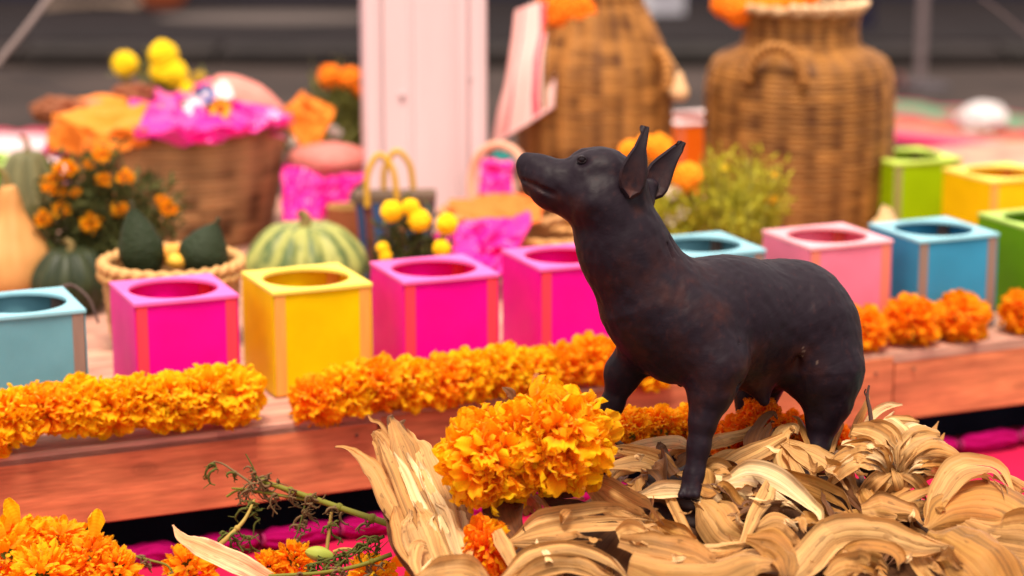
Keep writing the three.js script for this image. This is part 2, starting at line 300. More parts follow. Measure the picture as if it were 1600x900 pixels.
// ---------------------------------------------------------------- lanterns
const LW = 0.152, LH = 0.16;
const topPlate = (() => {
  const h = LW / 2, s = new THREE.Shape(); s.moveTo(-h, -h); s.lineTo(h, -h); s.lineTo(h, h); s.lineTo(-h, h); s.closePath();
  const o = new THREE.Path(); o.absarc(0, 0, 0.066, 0, Math.PI * 2, true); s.holes.push(o);
  const g = new THREE.ExtrudeGeometry(s, { depth: 0.004, bevelEnabled: true, bevelThickness: 0.001, bevelSize: 0.001, bevelSegments: 2, curveSegments: 40 }); g.rotateX(-Math.PI / 2); return g;
})();
const frontPanel = (() => { const g = new THREE.BoxGeometry(LW - 0.036, LH - 0.007, 0.0018, 12, 12, 1), p = g.attributes.position; for (let i = 0; i < p.count; i++) { const x = p.getX(i), y = p.getY(i); p.setZ(i, p.getZ(i) - 0.0016 * Math.cos(x / (LW - 0.036) * 3.1) * Math.cos(y / LH * 3.1) + 0.0005 * noise3(x * 60, y * 40, 4)); } g.computeVertexNormals(); return g; })();
const sidePanel = (() => { const g = new THREE.BoxGeometry(0.0018, LH - 0.007, LW - 0.003, 1, 12, 12), p = g.attributes.position; for (let i = 0; i < p.count; i++) { const z = p.getZ(i), y = p.getY(i); p.setX(i, p.getX(i) + 0.0006 * noise3(z * 50, y * 40, 9)); } g.computeVertexNormals(); return g; })();
const post = new RoundedBoxGeometry(0.0165, LH - 0.006, 0.012, 2, 0.001), basePlate = new RoundedBoxGeometry(LW - 0.006, 0.006, LW - 0.006, 1, 0.001);
function lantern(label, centre, turn, panel, top, wood) {
  const L = thing('box_lantern', label, 'lantern', centre, turn, 'coloured box lanterns on the platform');
  const pm = mat(...panel, 0.42, { map: paperMap, transmission: 0.25, thickness: 0, specularIntensity: 0.3 }), wm = mat(...wood, 0.6, { map: paperMap }), tm = mat(...top, 0.5, { map: paperMap });
  for (const s of [-1, 1]) { const f = part('front_panel', frontPanel, pm, L, V(0, LH / 2, s * (LW / 2 - 0.0025))); if (s < 0) { f.name = 'back_panel'; f.rotation.y = Math.PI; } part('side_panel', sidePanel, pm, L, V(s * (LW / 2 - 0.0005), LH / 2, 0)); }
  for (const a of [-1, 1]) for (const b of [-1, 1]) part('corner_post', post, wm, L, V(a * (LW / 2 - 0.0105), LH / 2 - 0.001, b * (LW / 2 - 0.0066)));
  part('top_plate', topPlate, tm, L, V(0, LH - 0.005, 0)); part('base_plate', basePlate, wm, L, V(0, 0.0035, 0));
  return L;
}
const cornerAt = (px, py) => onPlane(px, py, TOP + LH).addScaledVector(ROW, LW / 2).addScaledVector(OUT, -LW / 2).setY(TOP + 0.0005);
const C = {
  pink: [[0.99, 0.001, 0.40], [0.96, 0.14, 0.46], [0.90, 0.05, 0.09]],
  yellow: [[0.99, 0.70, 0.001], [0.96, 0.74, 0.12], [0.86, 0.38, 0.07]],
  blue: [[0.19, 0.46, 0.55], [0.28, 0.58, 0.68], [0.30, 0.19, 0.15]],
  rose: [[0.97, 0.27, 0.42], [0.95, 0.42, 0.47], [0.80, 0.22, 0.15]],
  lime: [[0.42, 0.66, 0.002], [0.55, 0.72, 0.10], [0.32, 0.28, 0.10]],
  green: [[0.17, 0.42, 0.005], [0.42, 0.62, 0.12], [0.30, 0.28, 0.10]],
  orange: [[0.98, 0.20, 0.004], [0.9, 0.72, 0.70], [0.8, 0.2, 0.08]],
};
lantern('pale blue box lantern at the start of the row, beside the tan gourd', cornerAt(-38, 499), TH, ...C.blue);
lantern('magenta box lantern between the pale blue and the yellow one', cornerAt(210, 475), TH, ...C.pink);
lantern('yellow box lantern in front of the striped green squash', cornerAt(425, 457), TH + 0.015, ...C.yellow);
lantern('magenta box lantern beside the yellow one, in front of the yellow marigold plant', cornerAt(632, 441), TH - 0.01, ...C.pink);
lantern('magenta box lantern half hidden by the dog figurine\'s neck', cornerAt(845, 420), TH, ...C.pink);
lantern('teal box lantern almost hidden behind the dog figurine\'s back', cornerAt(1062, 402), TH, ...C.blue);
lantern('pale rose box lantern behind the dog figurine\'s rump', cornerAt(1266, 387), TH + 0.01, ...C.rose);
lantern('bright blue box lantern in front of the yellow and lime ones', cornerAt(1437, 376), TH, [0.055, 0.36, 0.60], C.blue[1], C.blue[2]);
lantern('dark green box lantern beside the bright blue one, cut by the frame', cornerAt(1612, 358), TH, ...C.green);
const backAt = (px, py) => onPlane(px, py, TOP + LH).setY(TOP + 0.0005);
lantern('lime box lantern beside the larger wicker jug', backAt(1417, 242), TH, ...C.lime);
lantern('yellow box lantern behind the bright blue one, next to the lime one', backAt(1563, 268), TH + 0.02, ...C.yellow);
lantern('orange box lantern between the two wicker jugs', backAt(1082, 182), TH, ...C.orange);
lantern('green box lantern behind the tan bottle gourd, cut by the frame', backAt(-45, 250), TH, ...C.green);

// ---------------------------------------------------------------- marigolds
// one ruffled petal, base at the origin, growing along +y, facing +z
function petal(len, wid, ruff, k, fringe = 0) {
  return sheet((u, v) => {
    const a = v * 2 - 1, w = wid * (0.28 + 0.72 * Math.pow(u, 0.7)) * (u > 0.86 ? 1 - 0.35 * (u - 0.86) / 0.14 : 1);
    const edge = ruff * u * u * (Math.sin(a * 6.5 + k * 2.3) * (0.35 + 0.65 * Math.abs(a)) + 0.4 * Math.sin(a * 13 + k)), tipn = 1 - 0.26 * a * a * a * a - 0.05 * a * a - fringe * Math.abs(Math.sin(a * 6 + k)) * (u > 0.8 ? 1 : 0);
    return V(a * w, u * len * tipn, edge + 0.30 * len * u * u - 0.20 * wid * a * a);
  }, 7, 8, (u) => { const t = sstep(0.10, 0.92, u); return [lerp(0.97, 0.99, t), lerp(0.27, 0.50, t), lerp(0.001, 0.005, t)]; });  // deeper orange at the base puts interreflection between petals into the colour
}
const petalsBig = [0, 1, 2, 3, 4].map((k) => petal(0.026, 0.0125, 0.0046, k, 0.04));
const petalsFine = [0, 1, 2].map((k) => petal(0.022, 0.0062, 0.002, k, 0.16));
const bloomMat = (k = 1, g = 1) => mat(1.0 * k, 1.0 * g, 1, 0.75, { vertexColors: true, specularIntensity: 0.12, transmission: 0.55, thickness: 0, bumpMap: petalBump, bumpScale: 0.0003 });
const bloom = bloomMat(), bloomDeep = bloomMat(1, 0.62), bloomBright = bloomMat(1, 1.28);
function petalFrames(n, R, spread = 0.93) {                // directions spread over most of a ball, stem end open
  const out = [];
  for (let i = 0; i < n; i++) {
    const y = 1 - (i + 0.5) / n * (1 + spread), r = Math.sqrt(Math.max(0, 1 - y * y)), a = i * 2.39996 + rr(-0.2, 0.2);
    const d = V(Math.cos(a) * r, y, Math.sin(a) * r).normalize(), q = new THREE.Quaternion().setFromUnitVectors(V(0, 1, 0), d.clone().addScaledVector(V(rr(-1, 1), rr(-1, 1), rr(-1, 1)), 0.24).normalize());
    q.multiply(new THREE.Quaternion().setFromAxisAngle(V(0, 1, 0), rr(0, Math.PI * 2)));
    out.push({ p: d.multiplyScalar(R * rr(0.30, 0.52)), q, s: R * rr(0.50, 0.66) });
  }
  return out;
}
function bloomGeometry(n, shapes, len, seedN, flatten = 1) {
  seed(seedN); const list = [];
  for (const f of petalFrames(n, 1)) { const g = shapes[Math.floor(rnd() * shapes.length)].clone(); g.applyMatrix4(new THREE.Matrix4().compose(f.p, f.q, V(1, 1, 1).multiplyScalar(f.s / len))); list.push(g); }
  const g = mergeGeometries(list); g.scale(1, flatten, 1); g.computeVertexNormals(); return g;
}
const bloomShapes = [1, 2, 3].map((k) => bloomGeometry(150, petalsBig, 0.029, 100 + k, 0.90));
const fineShapes = [1, 2].map((k) => bloomGeometry(120, petalsFine, 0.022, 200 + k, 0.72));
const smallShapes = [1, 2].map((k) => bloomGeometry(34, petalsBig, 0.026, 300 + k, 0.8));
function head(parent, p, r, shapes, m, name = 'marigold_flower', tilt = 0.5) {
  const o = part(name, shapes[Math.floor(rnd() * shapes.length)], m, parent, p); o.scale.setScalar(r); o.rotation.set(rr(-tilt, tilt), rr(0, 6.28), rr(-tilt, tilt)); return o;
}
const onRow = (px, py, off) => { const t = rowT(px), p = row(t, off, 0); const D = -(p.z) * cosP + (CAM_Y - 0.19) * sinP; return at(px, py, D); };
function garland(label, pts, off) {
  const g = thing('marigold_garland', label, 'garland', undefined, 0);
  const ps = pts.map(([x, y]) => onRow(x, y, off));
  pts.forEach(([, , r], i) => { head(g, ps[i], r * 1.22 / 1130, bloomShapes, rnd() < 0.5 ? bloomBright : bloom); });
  part('cord', tube(ps, 0.003, 0.003, pts.length * 4, 6), mat(0.3, 0.12, 0.02, 0.9), g);
}
seed(41);
garland('orange marigold garland draped on the platform edge below the pale blue and magenta lanterns', [[-35, 680, 46], [22, 652, 46], [72, 640, 44], [122, 634, 46], [172, 636, 46], [222, 628, 46], [268, 628, 46], [315, 618, 48], [362, 618, 50]], -0.01);
garland('orange marigold garland draped on the platform edge between the yellow lantern and the dog figurine', [[495, 628, 42], [540, 612, 46], [590, 600, 46], [640, 600, 46], [690, 596, 46], [738, 588, 44], [785, 580, 46], [832, 582, 44], [880, 570, 40], [928, 562, 42], [970, 572, 40], [1015, 580, 38]], -0.01);
for (const [x, y, r, l] of [[1348, 512, 40, 'orange marigold head on the platform edge touching the dog figurine\'s rump'], [1424, 502, 45, 'orange marigold head on the platform edge in front of the bright blue lantern'], [1502, 497, 45, 'orange marigold head on the platform edge beside the joint of the front boards'], [1600, 488, 40, 'orange marigold head on the platform edge cut by the frame']]) {
  const t = thing('marigold_bloom', l, 'marigold', onRow(x, y, -0.035)); head(t, V(0, 0, 0), r * 1.12 / 985, bloomShapes, bloomMat(1, 0.86), 'petals'); part('calyx', revolve([[0.001, -0.03], [0.009, -0.03], [0.016, -0.012], [0.02, 0.0]], 12, 14), mat(0.12, 0.16, 0.03, 0.8), t);
}
for (const [x, y, r, D, m, l] of [[985, 668, 34, 2.93, bloom, 'yellow orange marigold head behind the dog figurine\'s far front leg'], [1035, 664, 34, 2.95, bloom, 'yellow orange marigold head on the husks between the two front legs'], [1085, 662, 34, 2.97, bloom, 'yellow orange marigold head half hidden behind the near front leg'], [1150, 690, 42, 2.90, bloomDeep, 'deep orange marigold head lying low under the belly'], [1185, 655, 36, 2.88, bloomDeep, 'deep orange marigold head standing upright under the belly'], [1235, 672, 32, 2.92, bloomDeep, 'deep orange marigold head beside the near hind leg'], [1312, 688, 26, 2.95, bloomDeep, 'small orange marigold head peeping out behind the near hind leg']]) {
  const t = thing('marigold_bloom', l, 'marigold', at(x, y, D)); head(t, V(0, 0, 0), r * 1.15 * D / 3500, bloomShapes, m, 'petals'); part('calyx', revolve([[0.001, -0.03], [0.009, -0.03], [0.016, -0.012], [0.02, 0.0]], 12, 14), mat(0.12, 0.16, 0.03, 0.8), t);
}
const denseShape = bloomGeometry(260, petalsBig, 0.034, 131);
// the large blooms in front of the figurine: every petal its own piece
function largeBloom(label, px, py, r, D, n, squash, m2) {
  const t = thing('large_marigold', label, 'marigold', at(px, py, D)); const R = r * D / 3500;
  for (const f of petalFrames(n, 1)) {
    const o = part('petal', petalsBig[Math.floor(rnd() * 5)], m2[Math.floor(rnd() * m2.length)], t, f.p.multiply(V(1, squash, 1)).multiplyScalar(R * 1.46)); o.quaternion.copy(f.q); o.scale.setScalar(f.s * R / 0.026 * 0.76);
  }
  const fill = part('inner_petals', denseShape, bloom, t); tag(fill, undefined, undefined, undefined, 'stuff'); fill.scale.set(R * 0.93, R * 0.93 * squash, R * 0.93);
  part('core', new THREE.IcosahedronGeometry(R * 0.5, 4).scale(1, squash, 1), mat(0.75, 0.12, 0.003, 0.8), t);
  return t;
}
seed(51);
largeBloom('large golden marigold with ruffled petals standing before the front legs, the fuller of the pair', 866, 686, 94, 2.665, 300, 0.86, [bloom, bloom, bloomBright]);
largeBloom('large golden marigold drooping beside the upright husk bundle, the more orange of the pair', 768, 716, 80, 2.66, 280, 0.95, [bloom, bloom, bloomBright]);
{
  const t = thing('large_marigold', 'deep orange marigold hanging upside down between the husk bundle and the heap', 'marigold', at(762, 862, 2.63));
  for (const f of petalFrames(110, 1)) { const o = part('petal', petalsBig[Math.floor(rnd() * 5)], rnd() < 0.6 ? bloomDeep : bloom, t, f.p.multiplyScalar(0.036).multiply(V(0.9, 1.4, 0.8))); o.quaternion.copy(f.q); o.scale.setScalar(f.s * 0.036 / 0.026); }
}

// ---------------------------------------------------------------- the dog figurine
// distance field of tapered capsules, meshed with surface nets into one continuous body
function surfaceNets(field, lo, hi, cell) {
  const n = [0, 1, 2].map((i) => Math.ceil((hi[i] - lo[i]) / cell) + 1), [nx, ny, nz] = n, d = new Float32Array(nx * ny * nz);
  for (let k = 0; k < nz; k++) for (let j = 0; j < ny; j++) for (let i = 0; i < nx; i++) d[(k * ny + j) * nx + i] = field(lo[0] + i * cell, lo[1] + j * cell, lo[2] + k * cell);
  const id = new Int32Array(nx * ny * nz).fill(-1), pos = [], idx = [];
  const off = [0, 1, nx, nx + 1, nx * ny, nx * ny + 1, nx * ny + nx, nx * ny + nx + 1];
  const edges = [[0, 1], [2, 3], [4, 5], [6, 7], [0, 2], [1, 3], [4, 6], [5, 7], [0, 4], [1, 5], [2, 6], [3, 7]];
  for (let k = 0; k < nz - 1; k++) for (let j = 0; j < ny - 1; j++) for (let i = 0; i < nx - 1; i++) {
    const o = (k * ny + j) * nx + i; let m = 0; for (let c = 0; c < 8; c++) if (d[o + off[c]] < 0) m |= 1 << c;
    if (m === 0 || m === 255) continue;
    let x = 0, y = 0, z = 0, s = 0;
    for (const [a, b] of edges) { if (((m >> a) & 1) === ((m >> b) & 1)) continue; const da = d[o + off[a]], t = da / (da - d[o + off[b]]); x += lerp(a & 1, b & 1, t); y += lerp((a >> 1) & 1, (b >> 1) & 1, t); z += lerp(a >> 2, b >> 2, t); s++; }
    id[o] = pos.length / 3; pos.push(lo[0] + (i + x / s) * cell, lo[1] + (j + y / s) * cell, lo[2] + (k + z / s) * cell);
  }
  for (let k = 1; k < nz - 1; k++) for (let j = 1; j < ny - 1; j++) for (let i = 1; i < nx - 1; i++) {
    const o = (k * ny + j) * nx + i, a = d[o] < 0;
    for (const [st, u, v] of [[1, nx, nx * ny], [nx, nx * ny, 1], [nx * ny, 1, nx]]) {
      if (a === d[o + st] < 0) continue;
      const q = [id[o], id[o - u], id[o - u - v], id[o - v]];
      if (a) idx.push(q[0], q[1], q[2], q[0], q[2], q[3]); else idx.push(q[0], q[2], q[1], q[0], q[3], q[2]);
    }
  }
  const g = new THREE.BufferGeometry(); g.setAttribute('position', new THREE.Float32BufferAttribute(pos, 3)); g.setIndex(idx);
  const e = cell * 0.5, nor = new Float32Array(pos.length);
  for (let i = 0; i < pos.length; i += 3) { const [x, y, z] = [pos[i], pos[i + 1], pos[i + 2]]; const v = V(field(x + e, y, z) - field(x - e, y, z), field(x, y + e, z) - field(x, y - e, z), field(x, y, z + e) - field(x, y, z - e)).normalize(); nor.set([v.x, v.y, v.z], i); }
  g.setAttribute('normal', new THREE.BufferAttribute(nor, 3));
  return g;
}
function capsule(a, b, ra, rb) {                           // tapered capsule between two points
  const ax = a.x, ay = a.y, az = a.z, dx = b.x - ax, dy = b.y - ay, dz = b.z - az, ll = dx * dx + dy * dy + dz * dz;
  return (x, y, z) => { const px = x - ax, py = y - ay, pz = z - az, t = Math.min(1, Math.max(0, (px * dx + py * dy + pz * dz) / ll)), ex = px - dx * t, ey = py - dy * t, ez = pz - dz * t; return Math.sqrt(ex * ex + ey * ey + ez * ez) - (ra + (rb - ra) * t); };
}
const smin = (a, b, k) => { const h = Math.max(k - Math.abs(a - b), 0) / k; return Math.min(a, b) - h * h * k * 0.25; };
const dog = (() => {
  const J = (px, py, D, r) => ({ p: at(px, py, D), r: r * D / F });
  const bones = [], add = (a, b, k = 0.02) => bones.push({ f: capsule(a.p, b.p, a.r, b.r), k });
  // trunk
  add(J(1046, 497, 2.739, 84), J(1130, 497, 2.79, 90), 0.03); add(J(1130, 497, 2.79, 90), J(1232, 500, 2.855, 88), 0.03);
  add(J(1085, 512, 2.765, 84), J(1195, 512, 2.835, 84), 0.03);
  add(J(1236, 506, 2.86, 90), J(1262, 530, 2.862, 78), 0.03);
  add(J(1008, 524, 2.725, 36), J(1050, 545, 2.735, 50), 0.02);   // breast
  // neck
  add(J(1008, 462, 2.725, 76), J(971, 385, 2.712, 62), 0.03); add(J(971, 385, 2.712, 62), J(948, 322, 2.705, 57), 0.03);
  add(J(1034, 444, 2.74, 46), J(988, 374, 2.72, 36), 0.03);
  // skull, cheeks, muzzle, jaw
  add(J(940, 282, 2.705, 53), J(957, 295, 2.71, 54), 0.022);
  add(J(905, 292, 2.70, 44), J(862, 286, 2.705, 35), 0.016); add(J(862, 285, 2.705, 34), J(840, 269, 2.71, 27), 0.014);
  add(J(842, 268, 2.71, 26), J(835, 262, 2.712, 21), 0.008); add(J(822, 257, 2.713, 15.5), J(830, 270, 2.713, 17), 0.006); add(J(821, 248, 2.713, 9), J(824, 254, 2.713, 12), 0.005); add(J(821, 269, 2.713, 9), J(832, 275, 2.713, 14), 0.005); add(J(828, 294, 2.713, 9), J(842, 294, 2.712, 13), 0.005);
  add(J(914, 314, 2.70, 37), J(868, 300, 2.705, 26), 0.016); add(J(868, 300, 2.705, 24), J(836, 285, 2.71, 16), 0.010);
  add(J(920, 260, 2.682, 11), J(944, 258, 2.684, 12), 0.020); add(J(910, 250, 2.715, 11), J(938, 250, 2.735, 12), 0.020);   // brows
  add(J(930, 318, 2.672, 24), J(948, 330, 2.676, 24), 0.022); // cheek
  add(J(982, 308, 2.690, 15), J(990, 292, 2.684, 11), 0.018); add(J(1008, 308, 2.735, 15), J(1018, 290, 2.738, 11), 0.018);   // ear roots
  // near fore leg
  add(J(1082, 520, 2.715, 58), J(1118, 570, 2.708, 46), 0.03); add(J(1118, 570, 2.708, 42), J(1110, 617, 2.706, 31), 0.022); add(J(1110, 617, 2.706, 30), J(1098, 657, 2.704, 20.5), 0.014); add(J(1098, 657, 2.704, 20.5), J(1092, 697, 2.703, 16.5), 0.012); add(J(1092, 697, 2.703, 16.5), J(1084, 745, 2.702, 15.5), 0.010);
  add(J(1084, 745, 2.702, 15.5), J(1080, 764, 2.699, 17), 0.008); for (const q of [-9, 0, 9]) add(J(1080 + q, 762, 2.696, 7), J(1076 + q * 1.3, 774, 2.688, 6), 0.004);
  // far fore leg
  add(J(1004, 540, 2.775, 38), J(974, 582, 2.79, 27), 0.022); add(J(974, 582, 2.79, 26), J(957, 630, 2.795, 17), 0.014); add(J(957, 630, 2.795, 17), J(941, 690, 2.796, 13), 0.010); add(J(941, 690, 2.796, 13), J(930, 722, 2.79, 15), 0.008);
  // near hind leg
  add(J(1262, 520, 2.835, 74), J(1290, 582, 2.825, 56), 0.03); add(J(1290, 582, 2.825, 53), J(1293, 630, 2.825, 34), 0.022); add(J(1293, 630, 2.825, 34), J(1286, 657, 2.825, 24.5), 0.014); add(J(1286, 657, 2.825, 24.5), J(1279, 690, 2.825, 17.5), 0.010); add(J(1279, 690, 2.825, 17.5), J(1274, 716, 2.818, 17), 0.008);
  // far hind leg
  add(J(1200, 560, 2.90, 50), J(1182, 612, 2.915, 34), 0.022); add(J(1182, 612, 2.915, 32), J(1172, 668, 2.915, 22), 0.014); add(J(1172, 668, 2.915, 21), J(1164, 690, 2.91, 18), 0.008);
  // belly teats and tail stub
  for (const [x, y] of [[1064, 597]]) add(J(x, y - 4, 2.775, 7), J(x, y + 3, 2.775, 4), 0.010);
  add(J(1186, 600, 2.80, 22), J(1194, 626, 2.80, 9), 0.02);
  const dents = [];
  const dent = (a, b, k) => dents.push({ f: capsule(a.p, b.p, a.r, b.r), k });
  dent(J(802, 279, 2.713, 4.0), J(818, 283, 2.697, 3.6), 0.002); dent(J(818, 283, 2.697, 3.4), J(836, 290, 2.683, 3.6), 0.003); dent(J(836, 290, 2.683, 3.4), J(868, 308, 2.672, 5), 0.004);   // mouth line
  dent(J(842, 294, 2.680, 4), J(862, 304, 2.673, 6), 0.003); dent(J(874, 300, 2.668, 3), J(884, 318, 2.666, 3), 0.006);
  dent(J(814, 244, 2.694, 4.2), J(820, 242, 2.688, 4.2), 0.003); // nostril
  dent(J(908, 250, 2.668, 9), J(909, 250, 2.668, 9), 0.008);   // eye socket
  dent(J(1048, 372, 2.70, 1.5), J(1062, 396, 2.70, 1.5), 0.004); dent(J(1042, 382, 2.69, 1.5), J(1052, 404, 2.69, 1.5), 0.004);   // neck folds
  dent(J(1148, 540, 2.695, 3), J(1152, 600, 2.70, 3), 0.012);  // behind the shoulder
  dent(J(1246, 560, 2.78, 3), J(1240, 596, 2.78, 3), 0.014);
  const field = (x, y, z) => {
    let d = 1;
    for (const b of bones) { const e = b.f(x, y, z); if (e < d + b.k) d = smin(d, e, b.k); }
    if (d < 0.02 && d > -0.03) {
      for (const c of dents) { const e = -c.f(x, y, z); if (e > d - c.k) d = -smin(-d, -e, c.k); }
      d += 0.0009 * fbm(x * 26, y * 26, z * 26, 3) + 0.0007 * noise3(x * 130, y * 90, z * 130);
    }
    return d;
  };
  const base = at(1180, 735, 2.79);
  const t = thing('dog_figurine', 'dark clay figurine of a hairless dog raising its snout, standing on the husk heap', 'figurine', base, 0);
  const lo = at(790, 770, 2.55), hi = at(1375, 190, 3.02);
  const g = surfaceNets(field, [lo.x, Math.min(lo.y, 0.2), -2.99], [hi.x, 0.72, -2.50], 0.0023);
  // colour: near-black slip with reddish clay rubbed through, pale flecks on the thigh
  const red = [[1000, 430, 70, 0.5], [985, 545, 40, 0.6], [1050, 480, 90, 0.35], [880, 320, 40, 0.55], [835, 285, 20, 0.6], [1120, 480, 30, 0.5], [1180, 600, 70, 0.8], [1265, 590, 40, 0.8], [1085, 600, 60, 0.4], [995, 310, 16, 0.8], [940, 430, 40, 0.4]].map(([x, y, r, k]) => ({ p: at(x, y, 2.72), r: r * 2.72 / F, k }));
  const fleck = [at(1268, 555, 2.76), at(1290, 575, 2.765)];
  tint(g, (x, y, z) => {
    let k = 0; for (const q of red) { const d = Math.hypot(x - q.p.x, y - q.p.y); k = Math.max(k, q.k * (1 - sstep(q.r * 0.3, q.r * 1.2, d))); }
    const n = fbm(x * 46, y * 46, z * 46, 4), n2 = fbm(x * 190, y * 130, z * 190, 3), a = clamp(k * (0.40 + 1.5 * n) + 0.16 * sstep(0.2, 0.5, n2)) * 0.80, s = 0.95 + 0.22 * n2;
    let c = [lerp(0.0105, 0.066, a) * s, lerp(0.0052, 0.017, a) * s, lerp(0.0098, 0.009, a) * s];
    for (const q of fleck) if (Math.hypot(x - q.x, y - q.y) < 0.013 && noise3(x * 420, y * 420, z * 420) > 0.72) c = [0.10, 0.065, 0.05];
    return c.map((v) => clamp(v, 0.004, 1));
  });
  const p = g.attributes.position, uv = new Float32Array(p.count * 2);
  for (let i = 0; i < p.count; i++) { uv[2 * i] = (p.getX(i) + 0.6 * p.getZ(i)) * 7; uv[2 * i + 1] = (p.getY(i) + 0.4 * p.getZ(i)) * 7; }
  g.setAttribute('uv', new THREE.BufferAttribute(uv, 2));
  g.translate(-base.x, -base.y, -base.z);
  const hide = mat(1, 1, 1, 0.52, { vertexColors: true, bumpMap: skinBump, bumpScale: 0.0002, specularIntensity: 0.30 });
  part('body', g, hide, t);
  // ears: thick cupped blades with a dented, slightly curled tip
  function ear(b0, b1, b2, side, open, widths, tipCurl) {
    const c = new THREE.CatmullRomCurve3([b0, b1, b2]);
    const prof = (u) => { const n = widths.length - 1, f = u * n, i = Math.min(n - 1, Math.floor(f)); return lerp(widths[i], widths[i + 1], f - i) * 2.7 / F; };
    const geo = shell((u, v) => {
      const a = (v * 2 - 1), w = prof(u), ph = a * 0.95, q = c.getPoint(u);
      return q.addScaledVector(side, w * Math.sin(ph) / Math.sin(0.95)).addScaledVector(open, -w * 0.9 * (Math.cos(ph) - Math.cos(0.95)) * (1 - 0.4 * u))
        .addScaledVector(open, tipCurl * Math.pow(u, 6)).addScaledVector(side, 0.0004 * noise3(u * 5, a * 1.5, 3)).addScaledVector(V(0, 1, 0), (u > 0.9 ? 0.0016 * noise3(a * 6, 2, 5) : 0)).sub(base);
    }, 40, 22, 0.0046, (u, v) => { const e = Math.abs(v * 2 - 1), n = fbm(u * 9, v * 5, 3), k = clamp((0.75 - u * 1.1) * (0.6 + 1.2 * n) * (1 - 0.5 * e)); const q = k * 0.6; return [lerp(0.012, 0.12, q), lerp(0.0065, 0.036, q), lerp(0.010, 0.022, q)]; }, (u, v) => [u * 0.7, v * 0.4]);
    const m = part('ear', geo, hide, t); return m;
  }
  ear(at(983, 311, 2.660), at(992, 262, 2.656), at(1010, 200, 2.664), V(0.972, -0.235, 0.0).normalize(), V(-0.10, 0.05, 1).normalize(), [3, 17, 21, 21.5, 20.5, 16, 10, 7.5, 4.5], -0.002);
  ear(at(1018, 312, 2.738), at(1034, 265, 2.744), at(1067, 223, 2.750), V(0.87, -0.49, 0.05).normalize(), V(0.12, 0.10, 1).normalize(), [3, 16, 21, 22, 20.5, 17, 13, 10, 6], -0.002);
  const eyeP = at(909, 249, 2.6735).sub(base);
  const ey = part('eye', new THREE.SphereGeometry(0.0050, 24, 16), mat(0.010, 0.006, 0.008, 0.12), t, eyeP), lidM = hide.clone(); lidM.vertexColors = false; lidM.color.setRGB(0.018, 0.011, 0.014);
  for (const s of [1, -1]) { const l = part('eyelid', new THREE.TorusGeometry(0.0052, 0.0013, 8, 24, Math.PI * 0.92), lidM, ey, V(0, s * -0.0012, 0.0012)); l.rotation.set(s > 0 ? 0.35 : -0.35, 0, (s > 0 ? 0.12 : Math.PI + 0.12)); }
  return t;
})();

// ---------------------------------------------------------------- the stand and the husk heap
{
  const c = at(1112, 748, 2.765), t = thing('grooved_stand', 'dark grooved wooden stand showing between the husks under the dog figurine', 'stand', V(c.x, GROUND, c.z));
  const topY = at(1086, 757, 2.702).y - GROUND - 0.014, prof = [[0.001, topY]];
  for (let k = 0; k <= 60; k++) { const y = topY - 0.004 - (topY - 0.008) * k / 60; prof.push([0.082 + 0.0025 * Math.sin(k * 1.05) - 0.01 * Math.pow(k / 60, 2), y]); }
  part('drum', revolve([[0.001, topY], [0.04, topY], [0.078, topY], ...prof.slice(1)], 260, 72), mat(0.028, 0.015, 0.014, 0.6, { map: woodMap }), t);
  part('foot_ring', new THREE.TorusGeometry(0.07, 0.006, 8, 60).rotateX(Math.PI / 2), mat(0.025, 0.014, 0.012, 0.6), t, V(0, 0.008, 0));
}
const huskTones = { cream: [0.88, 0.67, 0.41], pale: [0.68, 0.42, 0.18], tan: [0.56, 0.315, 0.115], gold: [0.49, 0.25, 0.065], brown: [0.17, 0.072, 0.026], dark: [0.085, 0.036, 0.02] };
const huskMats = Object.fromEntries(Object.entries(huskTones).map(([k, c]) => [k, mat(c[0], c[1], c[2], 0.68, { map: huskMap, bumpMap: huskBump, bumpScale: 0.0007, vertexColors: true, transmission: 0.3, thickness: 0 })]));
const wAt = (w, u) => { const n = w.length - 1, f = u * n, i = Math.min(n - 1, Math.floor(f)), t = f - i, s = t * t * (3 - 2 * t); return lerp(w[i], w[i + 1], s); };
const pileDepth = (py) => 2.60 + (900 - py) * 0.00100;
